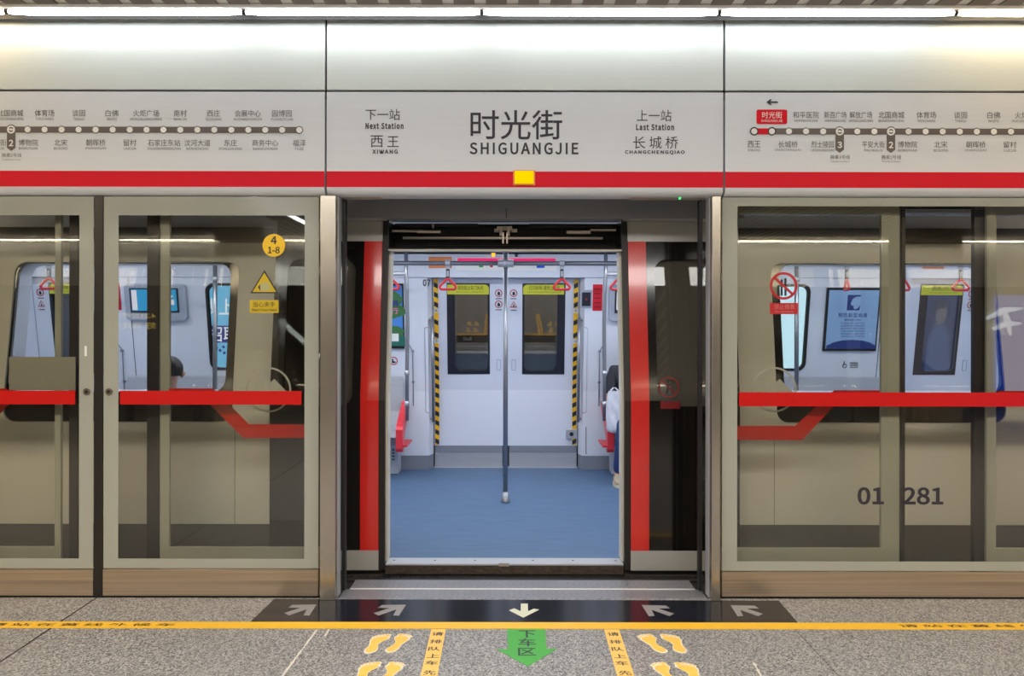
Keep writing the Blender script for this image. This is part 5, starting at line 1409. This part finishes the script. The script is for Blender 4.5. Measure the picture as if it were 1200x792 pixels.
b.build('advert_dot', M['box_navy'], t)
t = lightbox(780, 975, 322, 436, 'bright white trackside lightbox behind the far window, seen through the right glass', M['box_glow'])
t = lightbox(1030, 1190, 325, 440, 'dark blue trackside lightbox showing a figure, behind the closed doors at right', M['box_blue_dark'])
b = MB(); q = lambda pts: [(X(a, YB), Z(c, YB)) for a, c in pts]
b.plate(q([(1082, 440), (1087, 395), (1092, 385), (1100, 380), (1107, 382), (1112, 392), (1113, 440)]), y0=YB - 0.003, y1=YB - 0.001); b.build('advert_figure', emit('ad_jacket', rgb(90, 120, 180), 0.55), t)
b = MB(); b.plate(q([(1098, 380), (1096, 366), (1098, 358), (1104, 356), (1109, 360), (1109, 370), (1104, 379)]), y0=YB - 0.005, y1=YB - 0.0035); b.build('advert_face', emit('ad_face', rgb(150, 140, 140), 0.6), t)
b = MB(); b.plate(q([(1095, 370), (1095, 357), (1100, 351), (1107, 351), (1111, 357), (1110.5, 366), (1108, 361), (1102, 360), (1098, 363)]), y0=YB - 0.007, y1=YB - 0.0055); b.build('advert_hair', emit('ad_hair', rgb(30, 34, 56), 0.4), t)

# things on the opposite side that show only as reflections in the glass
VD = 2 * DG - BACK - 0.1
def refl(px, py): return X(px, VD), Z(py, VD)
x0, z0 = refl(112, 402); x1, z1 = refl(192, 352)
t = thing('led_board', 'dark screen with yellow characters, reflected mirror-wise in the left glass', 'screen', ((x0 + x1) / 2, BACK + 0.05, z0))
MB().box(x0, x1, BACK + 0.021, BACK + 0.06, z0, z1).build('board', M['screen_black'], t)
def mtext(b, s, px0, py0, px1, py1):
    xa, za = refl(px0, py1); xb, zb_ = refl(px1, py0)
    v, f = text_mesh(s, 0.01)
    b.faces([(xb - u * (xb - xa), BACK + 0.062, za + w_ * (zb_ - za)) for u, w_ in v], f)
b = MB(); mtext(b, '4.23世界读书', 121, 367, 181, 374); mtext(b, '好书共读', 128, 378, 181, 386); b.build('lettering', M['led_text'], t)
x0, z0 = refl(1164, 460); x1, z1 = refl(1290, 342)
t = thing('wall_lightbox', 'blue lit advert with white brush strokes, reflected in the right glass', 'lightbox', ((x0 + x1) / 2, BACK + 0.05, z0))
MB().box(x0, x1, BACK + 0.021, BACK + 0.06, z0, z1).build('box_frame', M['dark_metal'], t)
MB().box(x0 + 0.04, x1 - 0.04, BACK + 0.0605, BACK + 0.064, z0 + 0.04, z1 - 0.04).build('lit_face', emit('reflected_blue', rgb(40, 90, 220), 1.6), t)
b = MB(); mtext2 = None
for (c0, c1) in (((1158, 372), (1200, 360)), ((1165, 385), (1198, 378)), ((1178, 362), (1186, 392))):
    xa, za = refl(*c0); xb, zb_ = refl(*c1)
    b.tube([(xa, BACK + 0.066, za), ((xa + xb) / 2, BACK + 0.066, (za + zb_) / 2 + 0.05), (xb, BACK + 0.066, zb_)], [0.03, 0.06, 0.02], 8)
b.build('brush_stroke', emit('reflected_white', rgb(220, 230, 255), 3.0), t)
# green led under the header
x0, x1, z0, z1 = flat(811, 228.5, 823, 233, 4.0)
t = thing('door_sensor', 'small grey sensor bar with a green light under the header at right', 'sensor', ((x0 + x1) / 2, 4.0, z0))
a0, a1, c0, c1 = flat(738, 228.3, 826, 232.5, 4.0)
MB().box(a0, a1, 3.99, 4.05, c0, zr0 - 0.043, 0.002).build('sensor_bar', M['sign_lip'], t)
MB().tube([(X(796.5, 3.985), 3.9895, Z(232.0, 3.985)), (X(796.5, 3.985), 3.985, Z(232.0, 3.985))], 0.006, 10).build('green_light', M['led_green'], t)
MB().box(X(400, 4.0), X(446, 4.0), 3.99, 4.05, c0 + 0.004, zr0 - 0.043, 0.002).build('cover_bar', M['sign_lip'])
tag(bpy.data.objects['cover_bar'], 'small grey cover bar under the header beside the left post', 'cover')
for o in list(bpy.data.objects):
    if 'org' in o: del o['org']
